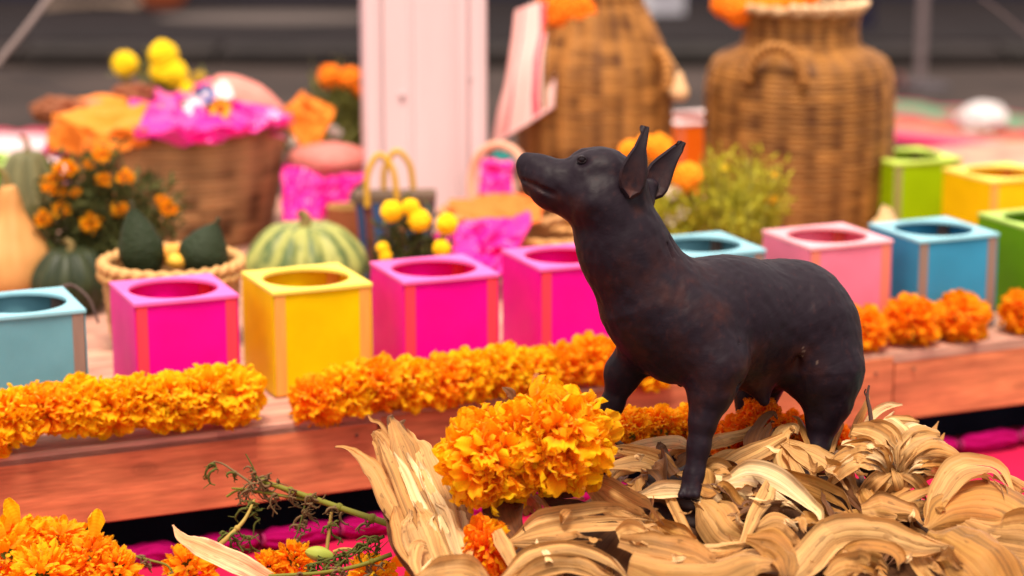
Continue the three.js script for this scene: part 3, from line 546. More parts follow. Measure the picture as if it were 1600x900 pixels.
// a husk along a curve: half-width profile, cup (radians the blade curls across), twist, ruffled edges, veins
function huskGeometry(P0, w, o) {
  const k = o.k ?? rnd() * 50, nu = o.nu ?? 44, nv = o.nv ?? 26, cup = o.cup ?? 0.9, tw = (o.tw ?? 0) + rr(-0.5, 0.5), f0 = o.face ?? V(0, 0.55, 0.85), ruffle = o.ruffle ?? 0.30, fold = o.fold ?? 0.11, uo = rnd(), vo = rnd(), lip = o.lip ?? rr(-0.25, 0.75);
  const P = P0.map((p, i) => i === 0 ? p.clone() : p.clone().add(V(rr(-1, 1), rr(-1, 1), rr(-1, 1)).multiplyScalar(0.0022)));
  const c = new THREE.CatmullRomCurve3(P, false, 'centripetal'), len = c.getLength(), wm = Math.max(...w);
  const n = o.torn ?? (wm > 0.012 ? [1, 1, 2, 2, 3, 3][Math.floor(rnd() * 6)] : wm > 0.007 ? [1, 1, 2][Math.floor(rnd() * 3)] : 1);
  const S = [], N = [], T = [];
  for (let i = 0; i <= nu; i++) { const t = c.getTangent(i / nu), s = f0.clone().cross(t).normalize(), m = t.clone().cross(s).normalize(), a = (o.roll ?? 0) + tw * (i / nu); T.push(t); S.push(s.clone().multiplyScalar(Math.cos(a)).addScaledVector(m, Math.sin(a))); N.push(m.clone().multiplyScalar(Math.cos(a)).addScaledVector(s, -Math.sin(a))); }
  const ca = Math.max(0.02, Math.abs(cup) * 0.40), sg = Math.sign(cup) || 1, cuts = [0], list = [], u0 = rr(0.25, 0.55), cr = rr(-0.42, 0.42), cr0 = rr(-0.45, 0.45), cr2 = rr(-0.25, 0.25), cr3 = rr(-0.8, 0.8);
  for (let i = 1; i < n; i++) cuts.push((i + rr(-0.22, 0.22)) / n); cuts.push(1);
  for (let q = 0; q < n; q++) {
    const short = n > 1 ? rr(0, 0.34) : 0, lift = n > 1 ? rr(-0.5, 0.9) : 0, slide = n > 1 ? (q - (n - 1) / 2) * rr(0.05, 0.4) : 0, vv = (v) => lerp(cuts[q], cuts[q + 1], v);
    list.push(sheet((u, v01) => {
      const v = vv(v01), i = Math.round(u * nu), a = v * 2 - 1, e = a * a, tear = sstep(u0, 1, u), hw = Math.max(0.0004, wAt(w, u) * (1 + 0.16 * noise3(u * 3.5, k, 2)));
      const shrink = n > 1 ? 1 - 0.55 * tear * Math.abs(v01 - 0.5) * 2 * (v01 < 0.5 ? (q > 0 ? 1 : 0) : (q < n - 1 ? 1 : 0)) : 1;
      const mid = (cuts[q] + cuts[q + 1]) - 1, aa = mid + (a - mid) * shrink;
      const along = hw * Math.sin(aa * ca) / ca * (1 + 0.10 * noise3(u * 5, a < 0 ? 1 : 2, k)) + hw * slide * tear, depth = -sg * hw * (1 - Math.cos(aa * ca)) / ca;
      const rib = (0.00035 * noise3(a * hw * 420, u * 1.3, k) + 0.00035 * noise3(a * hw * 1100, u * 2, k + 2)) * sstep(0, 0.004, hw), wave = hw * ruffle * e * noise3(u * 7, a > 0 ? 5 : 9, k) + hw * 0.34 * noise3(u * 3.2, a * 1.1, k + 7) + hw * fold * (0.5 - Math.abs(noise3(a * 1.7 + 0.4 * u, u * 0.8, k + 11)) * 1.6);
      const uu = clamp(u - (short + 0.035 * noise3(a * 14, k, 4)) * sstep(u0, 1, u)), p = c.getPoint(uu);
      p.addScaledVector(S[i], along).addScaledVector(N[i], depth + rib + wave + lip * hw * e * e * e + lift * hw * tear + hw * (cr * Math.abs(a - cr0 - 0.3 * (u - 0.5)) + cr2 * Math.abs(a - cr3)) + 0.0022 * sstep(0.003, 0.010, hw) * noise3(u * len * 70, a * hw * 60, k + 3) + 0.0009 * sstep(0.003, 0.010, hw) * noise3(u * len * 190, a * hw * 120, k + 8)); if (o.sub) p.sub(o.sub); return p;
    }, nu, Math.max(6, Math.round(nv / n)), (u, v01) => {
      const v = vv(v01), e = Math.abs(v * 2 - 1), tip = sstep(0.82, 1, u) * 0.55 * (o.tip ?? 1), m = fbm(u * 4, v * 2, k, 3), blot = sstep(0.30, 0.62, fbm(u * 7, v * 3, k + 9, 3)) * 0.35, s = 1 - 0.22 * Math.max(0, m) - tip * (0.6 + 0.5 * m) - blot;
      const warm = 0.5 + 0.5 * noise3(u * 2.5, v * 3, k + 3), f = s * (1 + 0.06 * noise3(v * 24, u * 2, k + 6));
      return [clamp(f * (1.02 + 0.06 * e)), clamp(f * lerp(0.88, 1.04, warm)), clamp(f * lerp(0.70, 1.08, warm))];
    }, (u, v01) => [uo + (vv(v01) - 0.5) * wm * 2 * 5.5, vo + u * len * 1.6]));
  }
  if (n === 1) return list[0];
  const g = mergeGeometries(list); g.deleteAttribute('normal'); const h = mergeVertices(g, 1e-6); h.computeVertexNormals(); return h;
}
const HP = (pts, dz = 0, depthFn = pileDepth) => pts.map(([x, y, d]) => at(x, y, depthFn(y) + dz + (d ?? 0)));
const pxw = (w, D = 2.68) => w.map((x) => x * 0.58 * D / F);
function husk(label, tone, pts, w, o = {}) {
  const P = HP(pts, o.dz ?? 0), base = P[0].clone();
  const m = part(numbered('corn_husk'), huskGeometry(P, pxw(w), { ...o, sub: base }), huskMats[tone], scene, base);
  return tag(m, label, 'corn husk', 'dried corn husks heaped round the dog figurine');
}
// dark leaf litter that fills the heap's inside
seed(61);
{
  const c = at(1165, 748, 2.80);
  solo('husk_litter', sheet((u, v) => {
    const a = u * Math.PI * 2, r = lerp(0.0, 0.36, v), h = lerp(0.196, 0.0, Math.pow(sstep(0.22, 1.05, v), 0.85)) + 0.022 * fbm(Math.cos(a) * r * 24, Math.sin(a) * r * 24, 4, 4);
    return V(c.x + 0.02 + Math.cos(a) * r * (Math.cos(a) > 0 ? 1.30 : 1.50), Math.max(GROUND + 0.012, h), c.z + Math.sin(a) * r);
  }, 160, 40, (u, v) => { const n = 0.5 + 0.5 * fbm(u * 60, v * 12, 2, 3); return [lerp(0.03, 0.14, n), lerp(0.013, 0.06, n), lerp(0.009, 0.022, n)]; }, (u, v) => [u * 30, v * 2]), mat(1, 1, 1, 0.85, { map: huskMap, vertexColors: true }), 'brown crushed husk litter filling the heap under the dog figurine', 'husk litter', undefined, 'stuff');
}
// fillers: torn strips lying round the stand under the big ones
{
  const c = at(1165, 748, 2.80), tones = ['tan', 'gold', 'brown', 'pale', 'brown', 'brown', 'gold'];
  for (let i = 0; i < 110; i++) {
    const a = rr(-0.25, Math.PI + 0.25), back = i % 6 === 5, ang = back ? -rr(0.2, Math.PI - 0.2) : a, r = 0.31 * Math.sqrt(rr(0.05, 1)), L = rr(0.05, 0.12), dir = ang + Math.PI / 2 + rr(-0.9, 0.9), P = [];
    const cx = c.x + Math.cos(ang) * r, cz = c.z + Math.sin(ang) * r, h0 = lerp(0.212, 0.07, clamp((r - 0.12) / 0.20)) + rr(-0.01, 0.014);
    for (let k = 0; k < 4; k++) { const t = (k / 3 - 0.5) * L; P.push(V(cx + Math.cos(dir) * t + rr(-0.006, 0.006), h0 + 0.016 * Math.sin(k / 3 * Math.PI) * rr(0.2, 1.4) + rr(-0.006, 0.006), cz + Math.sin(dir) * t)); }
    const w = rr(0.006, 0.017), base = P[0].clone();
    const m = part(numbered('corn_husk'), huskGeometry(P, [w * 0.5, w, w * 1.05, w * 0.7, w * 0.12], { cup: rr(0.3, 1.5) * (rnd() < 0.3 ? -1 : 1), roll: rr(-0.9, 0.9), tw: rr(-1.2, 1.2), nu: 22, nv: 10, face: V(Math.cos(ang) * 0.6, 0.8, Math.sin(ang) * 0.6), sub: base }), huskMats[tones[i % 7]], scene, base);
    tag(m, 'small torn corn husk strip lying low among the bigger husks of the heap', 'corn husk', 'torn corn husk strips low in the heap');
  }
}
// the husks one can follow with the eye, front ones last
seed(62);
husk('pale husk lying flat behind the near front foot, lowest of three layered strips', 'pale', [[948, 728], [1000, 724], [1040, 738], [1070, 752]], [14, 30, 28, 8], { cup: 0.6 });
husk('thin husk strip curving over the layered strips behind the near front foot', 'cream', [[952, 710], [1010, 696], [1060, 692], [1080, 700]], [10, 24, 22, 8], { cup: 1.2 });
husk('tan husk strip bent like a bow beside the far front leg', 'tan', [[950, 700], [985, 704], [1030, 716], [1062, 742]], [6, 22, 22, 8], { cup: 1.1, dz: -0.01 });
husk('grey brown husk scrap standing up beside the near front leg', 'brown', [[1056, 742], [1044, 722], [1034, 700], [1028, 690]], [18, 22, 18, 6], { cup: 1.4, dz: -0.015 });
husk('small dark spiky husk end behind the golden marigolds', 'dark', [[975, 700], [964, 688], [954, 672], [950, 664]], [12, 10, 6, 2], { cup: 1.2, dz: -0.01 });
husk('tan husk running from the near front foot towards the belly', 'tan', [[1090, 728], [1140, 716], [1185, 714], [1215, 700]], [8, 24, 24, 10], { cup: 1.3 });
husk('pale husk lying behind the near front ankle', 'pale', [[1088, 704], [1130, 688], [1170, 678], [1196, 676]], [8, 22, 20, 8], { cup: 0.8, dz: 0.01 });
husk('grey streaked upright husk curled over below the belly', 'brown', [[1196, 742], [1190, 708], [1196, 678], [1208, 662], [1222, 664]], [36, 46, 44, 36, 14], { cup: 1.3, dz: -0.012, roll: 0.2 });
husk('pale husk standing beside the grey streaked one, below the belly', 'pale', [[1222, 742], [1218, 704], [1226, 676], [1238, 668], [1246, 678]], [30, 34, 28, 22, 8], { cup: 1.4, dz: -0.016, roll: -0.3 });
husk('thin dry husk ribbon rising behind the near hind leg', 'tan', [[1298, 706], [1310, 668], [1314, 652], [1332, 645]], [10, 14, 10, 3], { cup: 0.8, dz: 0.02 });
husk('small curled husk ribbon beside the near hind leg', 'gold', [[1262, 694], [1256, 668], [1246, 652], [1238, 650]], [8, 12, 8, 2], { cup: 0.9 });
husk('long narrow golden ribbon standing up above the husk rosette', 'gold', [[1330, 684], [1340, 660], [1352, 634], [1360, 616]], [12, 12, 9, 3], { cup: 1, dz: 0.01 });
husk('broad fan shaped husk sweeping down from the knot below the belly to the rosette', 'pale', [[1222, 688], [1262, 708], [1304, 738], [1330, 775], [1342, 800]], [18, 52, 62, 48, 22], { cup: 0.75, dz: -0.022, roll: -0.25, ruffle: 0.3 });
husk('pale edged husk hanging under the fan shaped one', 'pale', [[1226, 694], [1240, 722], [1262, 752], [1284, 778]], [10, 34, 40, 14], { cup: 0.9, dz: -0.012 });
husk('ribbon husk running from the knot down to the near front foot', 'pale', [[1228, 682], [1188, 704], [1142, 726], [1112, 742], [1096, 756]], [16, 26, 30, 26, 10], { cup: 0.9, dz: -0.026, tw: 0.5 });
husk('shaded tan husk under the ribbon, beside the near front foot', 'tan', [[1206, 712], [1160, 736], [1120, 752], [1102, 766]], [10, 26, 26, 8], { cup: 1.2, dz: -0.014 });
husk('long golden husk with a sharp ridge running from the near front foot to the fan', 'gold', [[1156, 748], [1210, 747], [1270, 764], [1318, 792], [1338, 818]], [14, 34, 42, 40, 12], { cup: 1.6, dz: -0.034, roll: 0.35 });
husk('very pale broad husk catching the light in the middle of the heap', 'cream', [[1128, 764], [1172, 762], [1222, 784], [1262, 812], [1286, 834]], [34, 74, 78, 58, 16], { cup: 0.8, dz: -0.038, roll: 0.2, ruffle: 0.12 });
husk('small cream husk flap folded over the very pale broad one', 'cream', [[1106, 770], [1122, 756], [1138, 760], [1144, 782]], [12, 30, 34, 14], { cup: 1.2, dz: -0.044 });
husk('thin pale strand crossing upright over the very pale broad husk', 'pale', [[1162, 846], [1180, 808], [1200, 770], [1212, 742], [1219, 730]], [12, 18, 22, 14, 3], { cup: 1.2, dz: -0.062, tw: 1.0 });
husk('twisted husk with a bright ridge wrapping past the near front foot', 'cream', [[992, 776], [1036, 766], [1082, 766], [1108, 782], [1130, 806]], [10, 24, 26, 36, 30], { cup: 1.4, dz: -0.036, roll: 0.3 });
husk('shaded broad husk hanging below the twisted bright ridge', 'tan', [[1092, 780], [1112, 806], [1140, 832], [1172, 846]], [20, 58, 62, 20], { cup: 0.9, dz: -0.03 });
husk('thin tan strip slanting down in front of the dark stand', 'tan', [[1046, 776], [1062, 806], [1078, 834], [1094, 856]], [14, 18, 18, 6], { cup: 0.8, dz: -0.03 });
husk('crumpled husk folded double left of the knot at the centre of the heap', 'tan', [[1180, 830], [1212, 826], [1244, 842], [1268, 866]], [16, 46, 50, 22], { cup: 1.2, dz: -0.05, ruffle: 0.5 });
husk('tan bulging husk pinched to a knot at its end below the rosette', 'tan', [[1346, 798], [1380, 796], [1418, 808], [1448, 828]], [24, 46, 44, 14], { cup: 1.5, dz: -0.045 });
husk('wide smooth tan husk rising from the pinched knot to the crimson cloth', 'tan', [[1372, 796], [1420, 778], [1460, 764], [1486, 752]], [18, 52, 46, 10], { cup: 1.1, dz: -0.03, roll: -0.2 });
husk('small rolled husk beside the pinched knot, under the rosette', 'gold', [[1350, 764], [1362, 776], [1380, 790], [1396, 802]], [24, 32, 24, 8], { cup: 1.7, dz: -0.036 });
husk('arching husk loop bent over like a hook above the crimson cloth', 'pale', [[1452, 822], [1474, 774], [1508, 742], [1546, 738], [1570, 762], [1578, 792]], [16, 40, 50, 46, 30, 12], { cup: 0.7, dz: -0.052, roll: -0.5, ruffle: 0.12 });
husk('brown torn husk end hanging from the hooked loop', 'brown', [[1540, 764], [1560, 780], [1572, 800], [1570, 818]], [10, 26, 24, 6], { cup: 1.2, dz: -0.05 });
husk('tan husk strip reaching out of the frame above the mint cloth', 'tan', [[1552, 742], [1580, 752], [1605, 764], [1630, 770]], [8, 16, 16, 10], { cup: 0.8, dz: -0.03 });
husk('big striped husk bulging out beside the hooked loop, uppermost of the fan', 'gold', [[1450, 826], [1492, 800], [1550, 800], [1620, 836]], [14, 74, 104, 90], { torn: 1, lip: -0.2, cup: 1.0, dz: -0.06, roll: 0.1, ruffle: 0.1 });
husk('big striped husk running down out of the frame, lower of the fan', 'gold', [[1450, 830], [1490, 850], [1540, 886], [1590, 930]], [14, 84, 120, 110], { torn: 1, lip: -0.2, cup: 1.0, dz: -0.075, roll: -0.15, ruffle: 0.1 });
husk('shaded striped husk at the outer end of the fan', 'tan', [[1500, 812], [1550, 840], [1600, 850], [1650, 870]], [20, 70, 90, 80], { torn: 1, cup: 1.0, dz: -0.05 });
husk('dim husk tucked under the striped fan', 'tan', [[1440, 850], [1450, 880], [1480, 905], [1520, 930]], [20, 50, 60, 40], { cup: 1.0, dz: -0.045 });
husk('long wavy husk with a light tip crossing the front of the heap', 'pale', [[1232, 908], [1262, 866], [1310, 834], [1370, 832], [1430, 848], [1494, 860]], [26, 44, 42, 40, 34, 5], { cup: 1.0, dz: -0.085, tw: 0.6, roll: -0.3 });
husk('curled husk lying under the long wavy one', 'gold', [[1300, 882], [1340, 862], [1384, 870], [1402, 900]], [14, 44, 48, 16], { cup: 1.3, dz: -0.07 });
husk('dull husk lump at the bottom of the heap under the long wavy one', 'tan', [[1290, 905], [1320, 890], [1352, 896], [1372, 920]], [20, 40, 44, 20], { cup: 1.3, dz: -0.08 });
husk('broad striped husk spanning the very front of the heap', 'tan', [[985, 868], [1048, 880], [1116, 878], [1182, 864], [1226, 880]], [46, 76, 84, 70, 26], { torn: 1, lip: -0.1, cup: 0.95, dz: -0.085, roll: -0.35, ruffle: 0.1 });
husk('shaded husk rim showing above the broad striped front husk', 'pale', [[1000, 852], [1070, 858], [1130, 858], [1184, 846]], [8, 18, 18, 8], { cup: 1.2, dz: -0.07 });
husk('rounded husk cap folded over the end of the broad front husk', 'gold', [[1166, 842], [1200, 848], [1226, 868], [1230, 900]], [14, 44, 46, 18], { cup: 1.4, dz: -0.095 });
husk('husk sloping down from under the fuller golden marigold towards the dark stand', 'pale', [[912, 746], [962, 776], [1014, 808], [1064, 850]], [20, 52, 48, 14], { cup: 0.9, dz: -0.035, roll: 0.3 });
husk('long level husk strip beneath the fuller golden marigold', 'pale', [[796, 846], [850, 822], [930, 810], [1000, 812], [1032, 816]], [8, 36, 38, 30, 8], { cup: 0.9, dz: -0.055, roll: -0.2 });
husk('second level husk strip just under the long one', 'tan', [[798, 850], [850, 850], [910, 846], [972, 840]], [8, 26, 28, 10], { cup: 0.9, dz: -0.055 });
husk('folded brown husk rising to the drooping marigold', 'brown', [[806, 840], [790, 808], [782, 776], [776, 760]], [34, 54, 44, 12], { cup: 1.2, dz: -0.05 });
husk('curled tan husk behind the folded brown one, below the two golden marigolds', 'tan', [[816, 768], [832, 780], [840, 802], [824, 818]], [14, 34, 40, 14], { cup: 1.5, dz: -0.03 });
husk('dark shaded husk lying in the hollow below the golden marigolds', 'dark', [[838, 780], [890, 776], [940, 786], [985, 806]], [14, 40, 50, 18], { cup: 0.9, dz: 0.0 });
husk('narrow pale husk ribbon running down beside the hanging orange marigold', 'pale', [[776, 830], [788, 852], [800, 878], [804, 900]], [14, 22, 18, 8], { cup: 1.1, dz: -0.065 });
husk('arched pale husk strip at the bottom below the level strips', 'pale', [[784, 906], [830, 872], [892, 864], [950, 884], [985, 915]], [12, 34, 30, 28, 14], { cup: 1.3, dz: -0.08 });
husk('inner husk strip under the arched pale one', 'tan', [[800, 915], [850, 888], [900, 884], [945, 905]], [12, 26, 26, 14], { cup: 1.3, dz: -0.075 });
husk('knotted husk end at the meeting of the front strips', 'pale', [[966, 838], [984, 830], [1008, 846], [1030, 862]], [20, 30, 26, 8], { cup: 1.5, dz: -0.075, ruffle: 0.5 });
husk('broad front husk with a pale upper edge beside the knotted end', 'tan', [[968, 846], [1020, 858], [1070, 868], [1110, 892]], [20, 44, 50, 34], { cup: 1.0, dz: -0.07 });
husk('pointed husk sliver standing over the arched pale strip', 'cream', [[858, 876], [850, 864], [842, 850], [838, 842]], [10, 9, 6, 2], { cup: 0.9, dz: -0.09 });
husk('pale husk lying flat at the foot of the upright husk bundle', 'pale', [[650, 905], [690, 892], [730, 890], [768, 915]], [10, 30, 32, 14], { cup: 1.1, dz: -0.085 });
// small torn scraps lying on top of the heap
{
  seed(66); const sc = [[1070, 800], [1016, 836], [1150, 812], [1190, 780], [1236, 822], [1286, 812], [1318, 830], [1366, 816], [1426, 806], [1470, 792], [1260, 880], [1326, 868], [1420, 872], [930, 842], [1060, 874], [1146, 846], [886, 806], [860, 856], [1206, 700], [1300, 720], [1344, 742], [1130, 738], [1000, 712], [1440, 846], [1552, 836]];
  for (const [x, y] of sc) {
    const L = rr(14, 44), a = rr(0, 6.28), P = [0, 1, 2, 3].map((k) => at(x + Math.cos(a) * L * (k / 3 - 0.5), y + Math.sin(a) * L * 0.6 * (k / 3 - 0.5), pileDepth(y) - 0.062 - 0.012 * Math.sin(k) + rr(-0.004, 0.004)));
    tag(part(numbered('husk_scrap'), huskGeometry(P, pxw([3, rr(7, 15), rr(6, 13), 2]), { cup: rr(0.4, 1.6), roll: rr(-1, 1), tw: rr(-1.5, 1.5), nu: 18, nv: 10, sub: P[0] }), huskMats[['cream', 'pale', 'tan', 'gold'][Math.floor(rnd() * 4)]], scene, P[0]), 'small curled husk scrap lying loose on top of the husk heap', 'husk scrap', 'loose husk scraps on the heap');
  }
}
// dark twig standing above the rosette
solo('dry_twig', mergeGeometries([tube([at(1362, 668, 2.83), at(1359, 640, 2.83), at(1355, 620, 2.83), at(1358, 602, 2.83)], 0.0034, 0.0014, 14, 7), tube([at(1356, 622, 2.83), at(1351, 613, 2.83), at(1353, 608, 2.828)], 0.0016, 0.0008, 8, 6)]), mat(0.09, 0.045, 0.035, 0.85), 'dark dry twig standing up above the husk rosette', 'twig');

function huskGroup(name, label, category, basePx, leaves, pieceName = 'husk_leaf') {
  const b = at(...basePx), t = thing(name, label, category, b);
  for (const [tone, pts, w, o = {}] of leaves) part(pieceName, huskGeometry(HP(pts, o.dz ?? 0, o.depth ?? pileDepth), pxw(w), { ...o, sub: b }), huskMats[tone], t);
  return t;
}
seed(63);
{ // the rosette: strips bent round in a whorl
  const cx = 1398, cy = 726, L = [];
  for (let i = 0; i < 17; i++) {
    const f = i / 16, a0 = lerp(Math.PI * 1.04, Math.PI * -0.06, f), R = 1 + rr(-0.06, 0.08), pts = [];
    for (let k = 0; k < 5; k++) { const t = k / 4, r = lerp(108, 16, Math.pow(t, 0.85)) * R, a = a0 - 0.55 * t * (f < 0.55 ? 1 : -0.7); pts.push([cx + Math.cos(a) * r * 1.0, cy + 22 - Math.sin(a) * r * 0.78 - 18 * Math.sin(t * Math.PI), -0.028 * Math.sin(t * 2.2) + 0.02 * (1 - t) * Math.sin(a0)]); }
    L.push([['pale', 'cream', 'tan', 'gold', 'cream', 'pale'][i % 6], pts, [16, 30, 32, 24, 8], { cup: rr(0.8, 1.5), dz: -0.03 + rr(-0.006, 0.006), roll: rr(-0.5, 0.5), depth: () => 2.765 }]);
  }
  for (let i = 0; i < 6; i++) { const a = rr(-1.9, -1.1); L.push([i % 2 ? 'tan' : 'pale', [[cx + rr(-8, 8), cy + 6], [cx + (i - 2.5) * 12, cy + 24, -0.012], [cx + (i - 2.5) * 20, cy + 50], [cx + (i - 2.5) * 24, cy + 66]], [10, 20, 22, 10], { cup: 1.1, dz: -0.035, depth: () => 2.755 }]); }
  L.push(['cream', [[1352, 672], [1366, 650], [1384, 637], [1412, 632]], [12, 14, 11, 3], { cup: 1.2 }], ['pale', [[1376, 680], [1392, 660], [1414, 654], [1438, 660]], [10, 18, 16, 5], { cup: 1.2 }], ['tan', [[1448, 712], [1452, 692], [1459, 674], [1465, 657]], [14, 14, 9, 2], { cup: 1 }], ['gold', [[1454, 716], [1462, 702], [1471, 688], [1476, 676]], [12, 12, 8, 2], { cup: 1 }], ['brown', [[1368, 676], [1396, 674], [1424, 682]], [8, 22, 8], { cup: 1.2 }], ['pale', [[1426, 690], [1446, 684], [1452, 702], [1448, 720]], [8, 24, 22, 8], { cup: 1.2 }], ['cream', [[1468, 742], [1478, 733], [1487, 722]], [4, 10, 2], { cup: 1 }], ['cream', [[1378, 672], [1384, 658], [1392, 646], [1396, 640]], [6, 9, 6, 2], { cup: 1 }]);
  const g = huskGroup('husk_rosette', 'whorl of many corn husk strips coiled round a dark hollow behind the hooked loop', 'husk rosette', [1398, 740, 2.78], L);
  part('hollow', revolve([[0.001, 0], [0.03, 0.002], [0.045, 0.02], [0.045, 0.03]], 14, 26), mat(0.06, 0.032, 0.02, 0.9), g, V(0, -0.012, 0.0));
}
{ // the upright bundle
  const L = [
    ['brown', [[668, 905], [634, 850], [612, 800], [604, 770]], [30, 40, 26, 6], { cup: 1.2, dz: 0.015 }],
    ['tan', [[700, 898], [652, 800], [616, 730], [590, 684], [582, 674]], [44, 62, 50, 26, 8], { cup: 1.0 }],
    ['tan', [[706, 898], [664, 790], [634, 712], [614, 668], [609, 652]], [44, 58, 46, 20, 6], { cup: 1.2, dz: -0.008 }],
    ['pale', [[714, 896], [680, 790], [654, 722], [636, 684], [629, 664]], [44, 58, 44, 18, 6], { cup: 1.2, dz: -0.004 }],
    ['cream', [[720, 896], [704, 800], [680, 746], [662, 712], [648, 690]], [40, 50, 40, 26, 4], { cup: 1.1, dz: 0.002 }],
    ['tan', [[640, 838], [608, 780], [586, 738], [560, 710], [540, 702], [525, 697]], [22, 30, 24, 15, 9, 7], { cup: 1.3, dz: 0.004, tw: 0.6 }],
    ['cream', [[716, 904], [700, 846], [684, 806], [672, 776]], [56, 60, 40, 8], { cup: 0.9, dz: -0.024 }],
    ['pale', [[690, 908], [664, 846], [650, 800], [640, 760]], [40, 56, 40, 14], { cup: 0.8, dz: -0.018 }],
    ['tan', [[664, 890], [640, 852], [626, 820], [618, 790]], [26, 40, 30, 8], { cup: 1.0, dz: -0.006 }],
    ['brown', [[604, 812], [600, 792], [596, 774], [588, 764]], [8, 10, 6, 2], { cup: 1, dz: 0.01 }],
    ['pale', [[654, 898], [646, 872], [654, 850], [672, 856]], [12, 20, 16, 8], { cup: 1.4, dz: -0.035 }],
    ['cream', [[660, 902], [668, 882], [676, 868]], [8, 20, 4], { cup: 1.5, dz: -0.04 }],
    ['tan', [[734, 850], [730, 820], [724, 796], [712, 770]], [10, 20, 20, 10], { cup: 0.8, dz: -0.006 }],
    ['pale', [[728, 886], [732, 860], [742, 842], [748, 836]], [8, 14, 12, 4], { cup: 1.2, dz: -0.03 }],
    ['brown', [[612, 676], [610, 662], [611, 652], [614, 648]], [10, 11, 9, 6], { cup: 1.5, dz: -0.01 }],
    ['brown', [[632, 688], [630, 672], [628, 662], [632, 657]], [9, 9, 8, 4], { cup: 1.5, dz: -0.01 }],
    ['tan', [[606, 680], [594, 662], [582, 654], [577, 650]], [8, 7, 5, 2], { cup: 1.2, dz: -0.004 }],
  ];
  for (let i = 0; i < 9; i++) { const f = i / 8, x0 = lerp(690, 724, f), x1 = lerp(596, 658, f) + rr(-6, 6), y1 = lerp(690, 716, f) + rr(-10, 16); L.push([['tan', 'pale', 'cream'][i % 3], [[x0, 894], [lerp(x0, x1, 0.45), 806 + rr(-8, 8)], [lerp(x0, x1, 0.8), lerp(890, y1, 0.8)], [x1, y1]], [14, 20, 16, 4], { cup: 1.4, dz: -0.010 - rr(0, 0.012) }]); }
  huskGroup('husk_bundle', 'upright bundle of corn husks with frayed dark tips beside the golden marigolds', 'husk bundle', [705, 890, 2.64], L);
}
// little dry curls sticking out of the golden marigolds
for (const [l, tone, pts, w] of [['dark dry curl on top of the fuller golden marigold', 'brown', [[802, 622], [796, 612], [790, 606], [786, 604]], [12, 12, 7, 3]], ['thin pale curl beside the drooping golden marigold', 'pale', [[718, 692], [706, 682], [703, 668], [704, 660]], [7, 6, 4, 2]], ['small pale hook above the drooping golden marigold', 'cream', [[736, 672], [731, 664], [731, 654], [733, 648]], [5, 8, 6, 2]]]) {
  const P = pts.map(([x, y]) => at(x, y, 2.66)); tag(part(numbered('husk_curl'), huskGeometry(P, pxw(w), { cup: 1.4, nu: 18, nv: 8, sub: P[0] }), huskMats[tone], scene, P[0]), l, 'husk curl');
}
// the lone husk among the stems
{
  const P = [[270, 820], [284, 840], [318, 856], [366, 880], [420, 906]].map(([x, y], i) => at(x, y, 2.86 - i * 0.012));
  tag(part(numbered('corn_husk'), huskGeometry(P, pxw([3, 16, 30, 34, 22], 2.85), { torn: 1, cup: 1.3, roll: -0.3, sub: P[0] }), mat(0.74, 0.40, 0.24, 0.6, { map: huskMap, bumpMap: huskBump, bumpScale: 0.0006, vertexColors: true }), scene, P[0]), 'single pinkish tan corn husk lying among the wilted stems and marigolds', 'corn husk');
}

// ---------------------------------------------------------------- wilted marigold stems and fallen heads
seed(71);
const stemGreen = mat(0.15, 0.145, 0.014, 0.6, { specularIntensity: 0.4, bumpMap: huskBump, bumpScale: 0.0004 }), stemPale = mat(0.34, 0.23, 0.05, 0.6, { specularIntensity: 0.4 }), wilt = mat(0.075, 0.082, 0.013, 0.8, { specularIntensity: 0.4 }), wiltBrown = mat(0.14, 0.085, 0.035, 0.8);
function wiltedLeaf(p, n, size) {                          // curled leaflets hanging from a point
  const list = [];
  for (let i = 0; i < n; i++) {
    const d = V(rr(-0.8, 0.8), rr(-1.1, 0.35), rr(-0.3, 0.6)), pts = [p.clone()], L = size * rr(0.5, 1.2); let a = rr(0, 6);
    for (let k = 1; k < 6; k++) pts.push(p.clone().addScaledVector(d, L * k / 5).add(V(Math.cos(a + k * 1.7) * L * 0.16, Math.sin(a + k * 1.7) * L * 0.16 - L * 0.03 * k, Math.cos(a + k) * L * 0.1)));
    list.push(tube(pts, (u) => 0.0007 + 0.0013 * Math.sin(u * 3.0) * (0.5 + 0.6 * Math.abs(noise3(u * 9, i, 3))), 0, 12, 5));
    for (let k = 0; k < 4; k++) { const q = pts[1 + k]; list.push(tube([q, q.clone().add(V(rr(-1, 1), rr(-1, 0.4), rr(-0.5, 0.5)).multiplyScalar(L * 0.22)), q.clone().add(V(rr(-1, 1), rr(-1, 0.2), rr(-0.5, 0.5)).multiplyScalar(L * 0.34))], 0.0009, 0.0004, 5, 4)); }
  }
  return mergeGeometries(list);
}
function stem(label, pts, r0, r1, m, leaves, D = 2.88) {
  const P = pts.map(([x, y, d]) => at(x, y, D + (d ?? 0))), b = P[0].clone(), t = thing('wilted_stem', label, 'flower stem', b);
  const rel = P.map((p) => p.clone().sub(b)); part('stalk', tube(rel, r0, r1, 30, 9), m, t);
  const c = new THREE.CatmullRomCurve3(rel);
  const lm = rnd() < 0.7 ? wilt : wiltBrown; for (const [u, n, s] of leaves) part('wilted_leaf', wiltedLeaf(c.getPoint(u), n, s), lm, t);
  for (const u of leaves.map((l) => l[0])) part('node', new THREE.SphereGeometry(lerp(r0, r1, u) * 1.5, 10, 8), m, t, c.getPoint(u));
  return t;
}
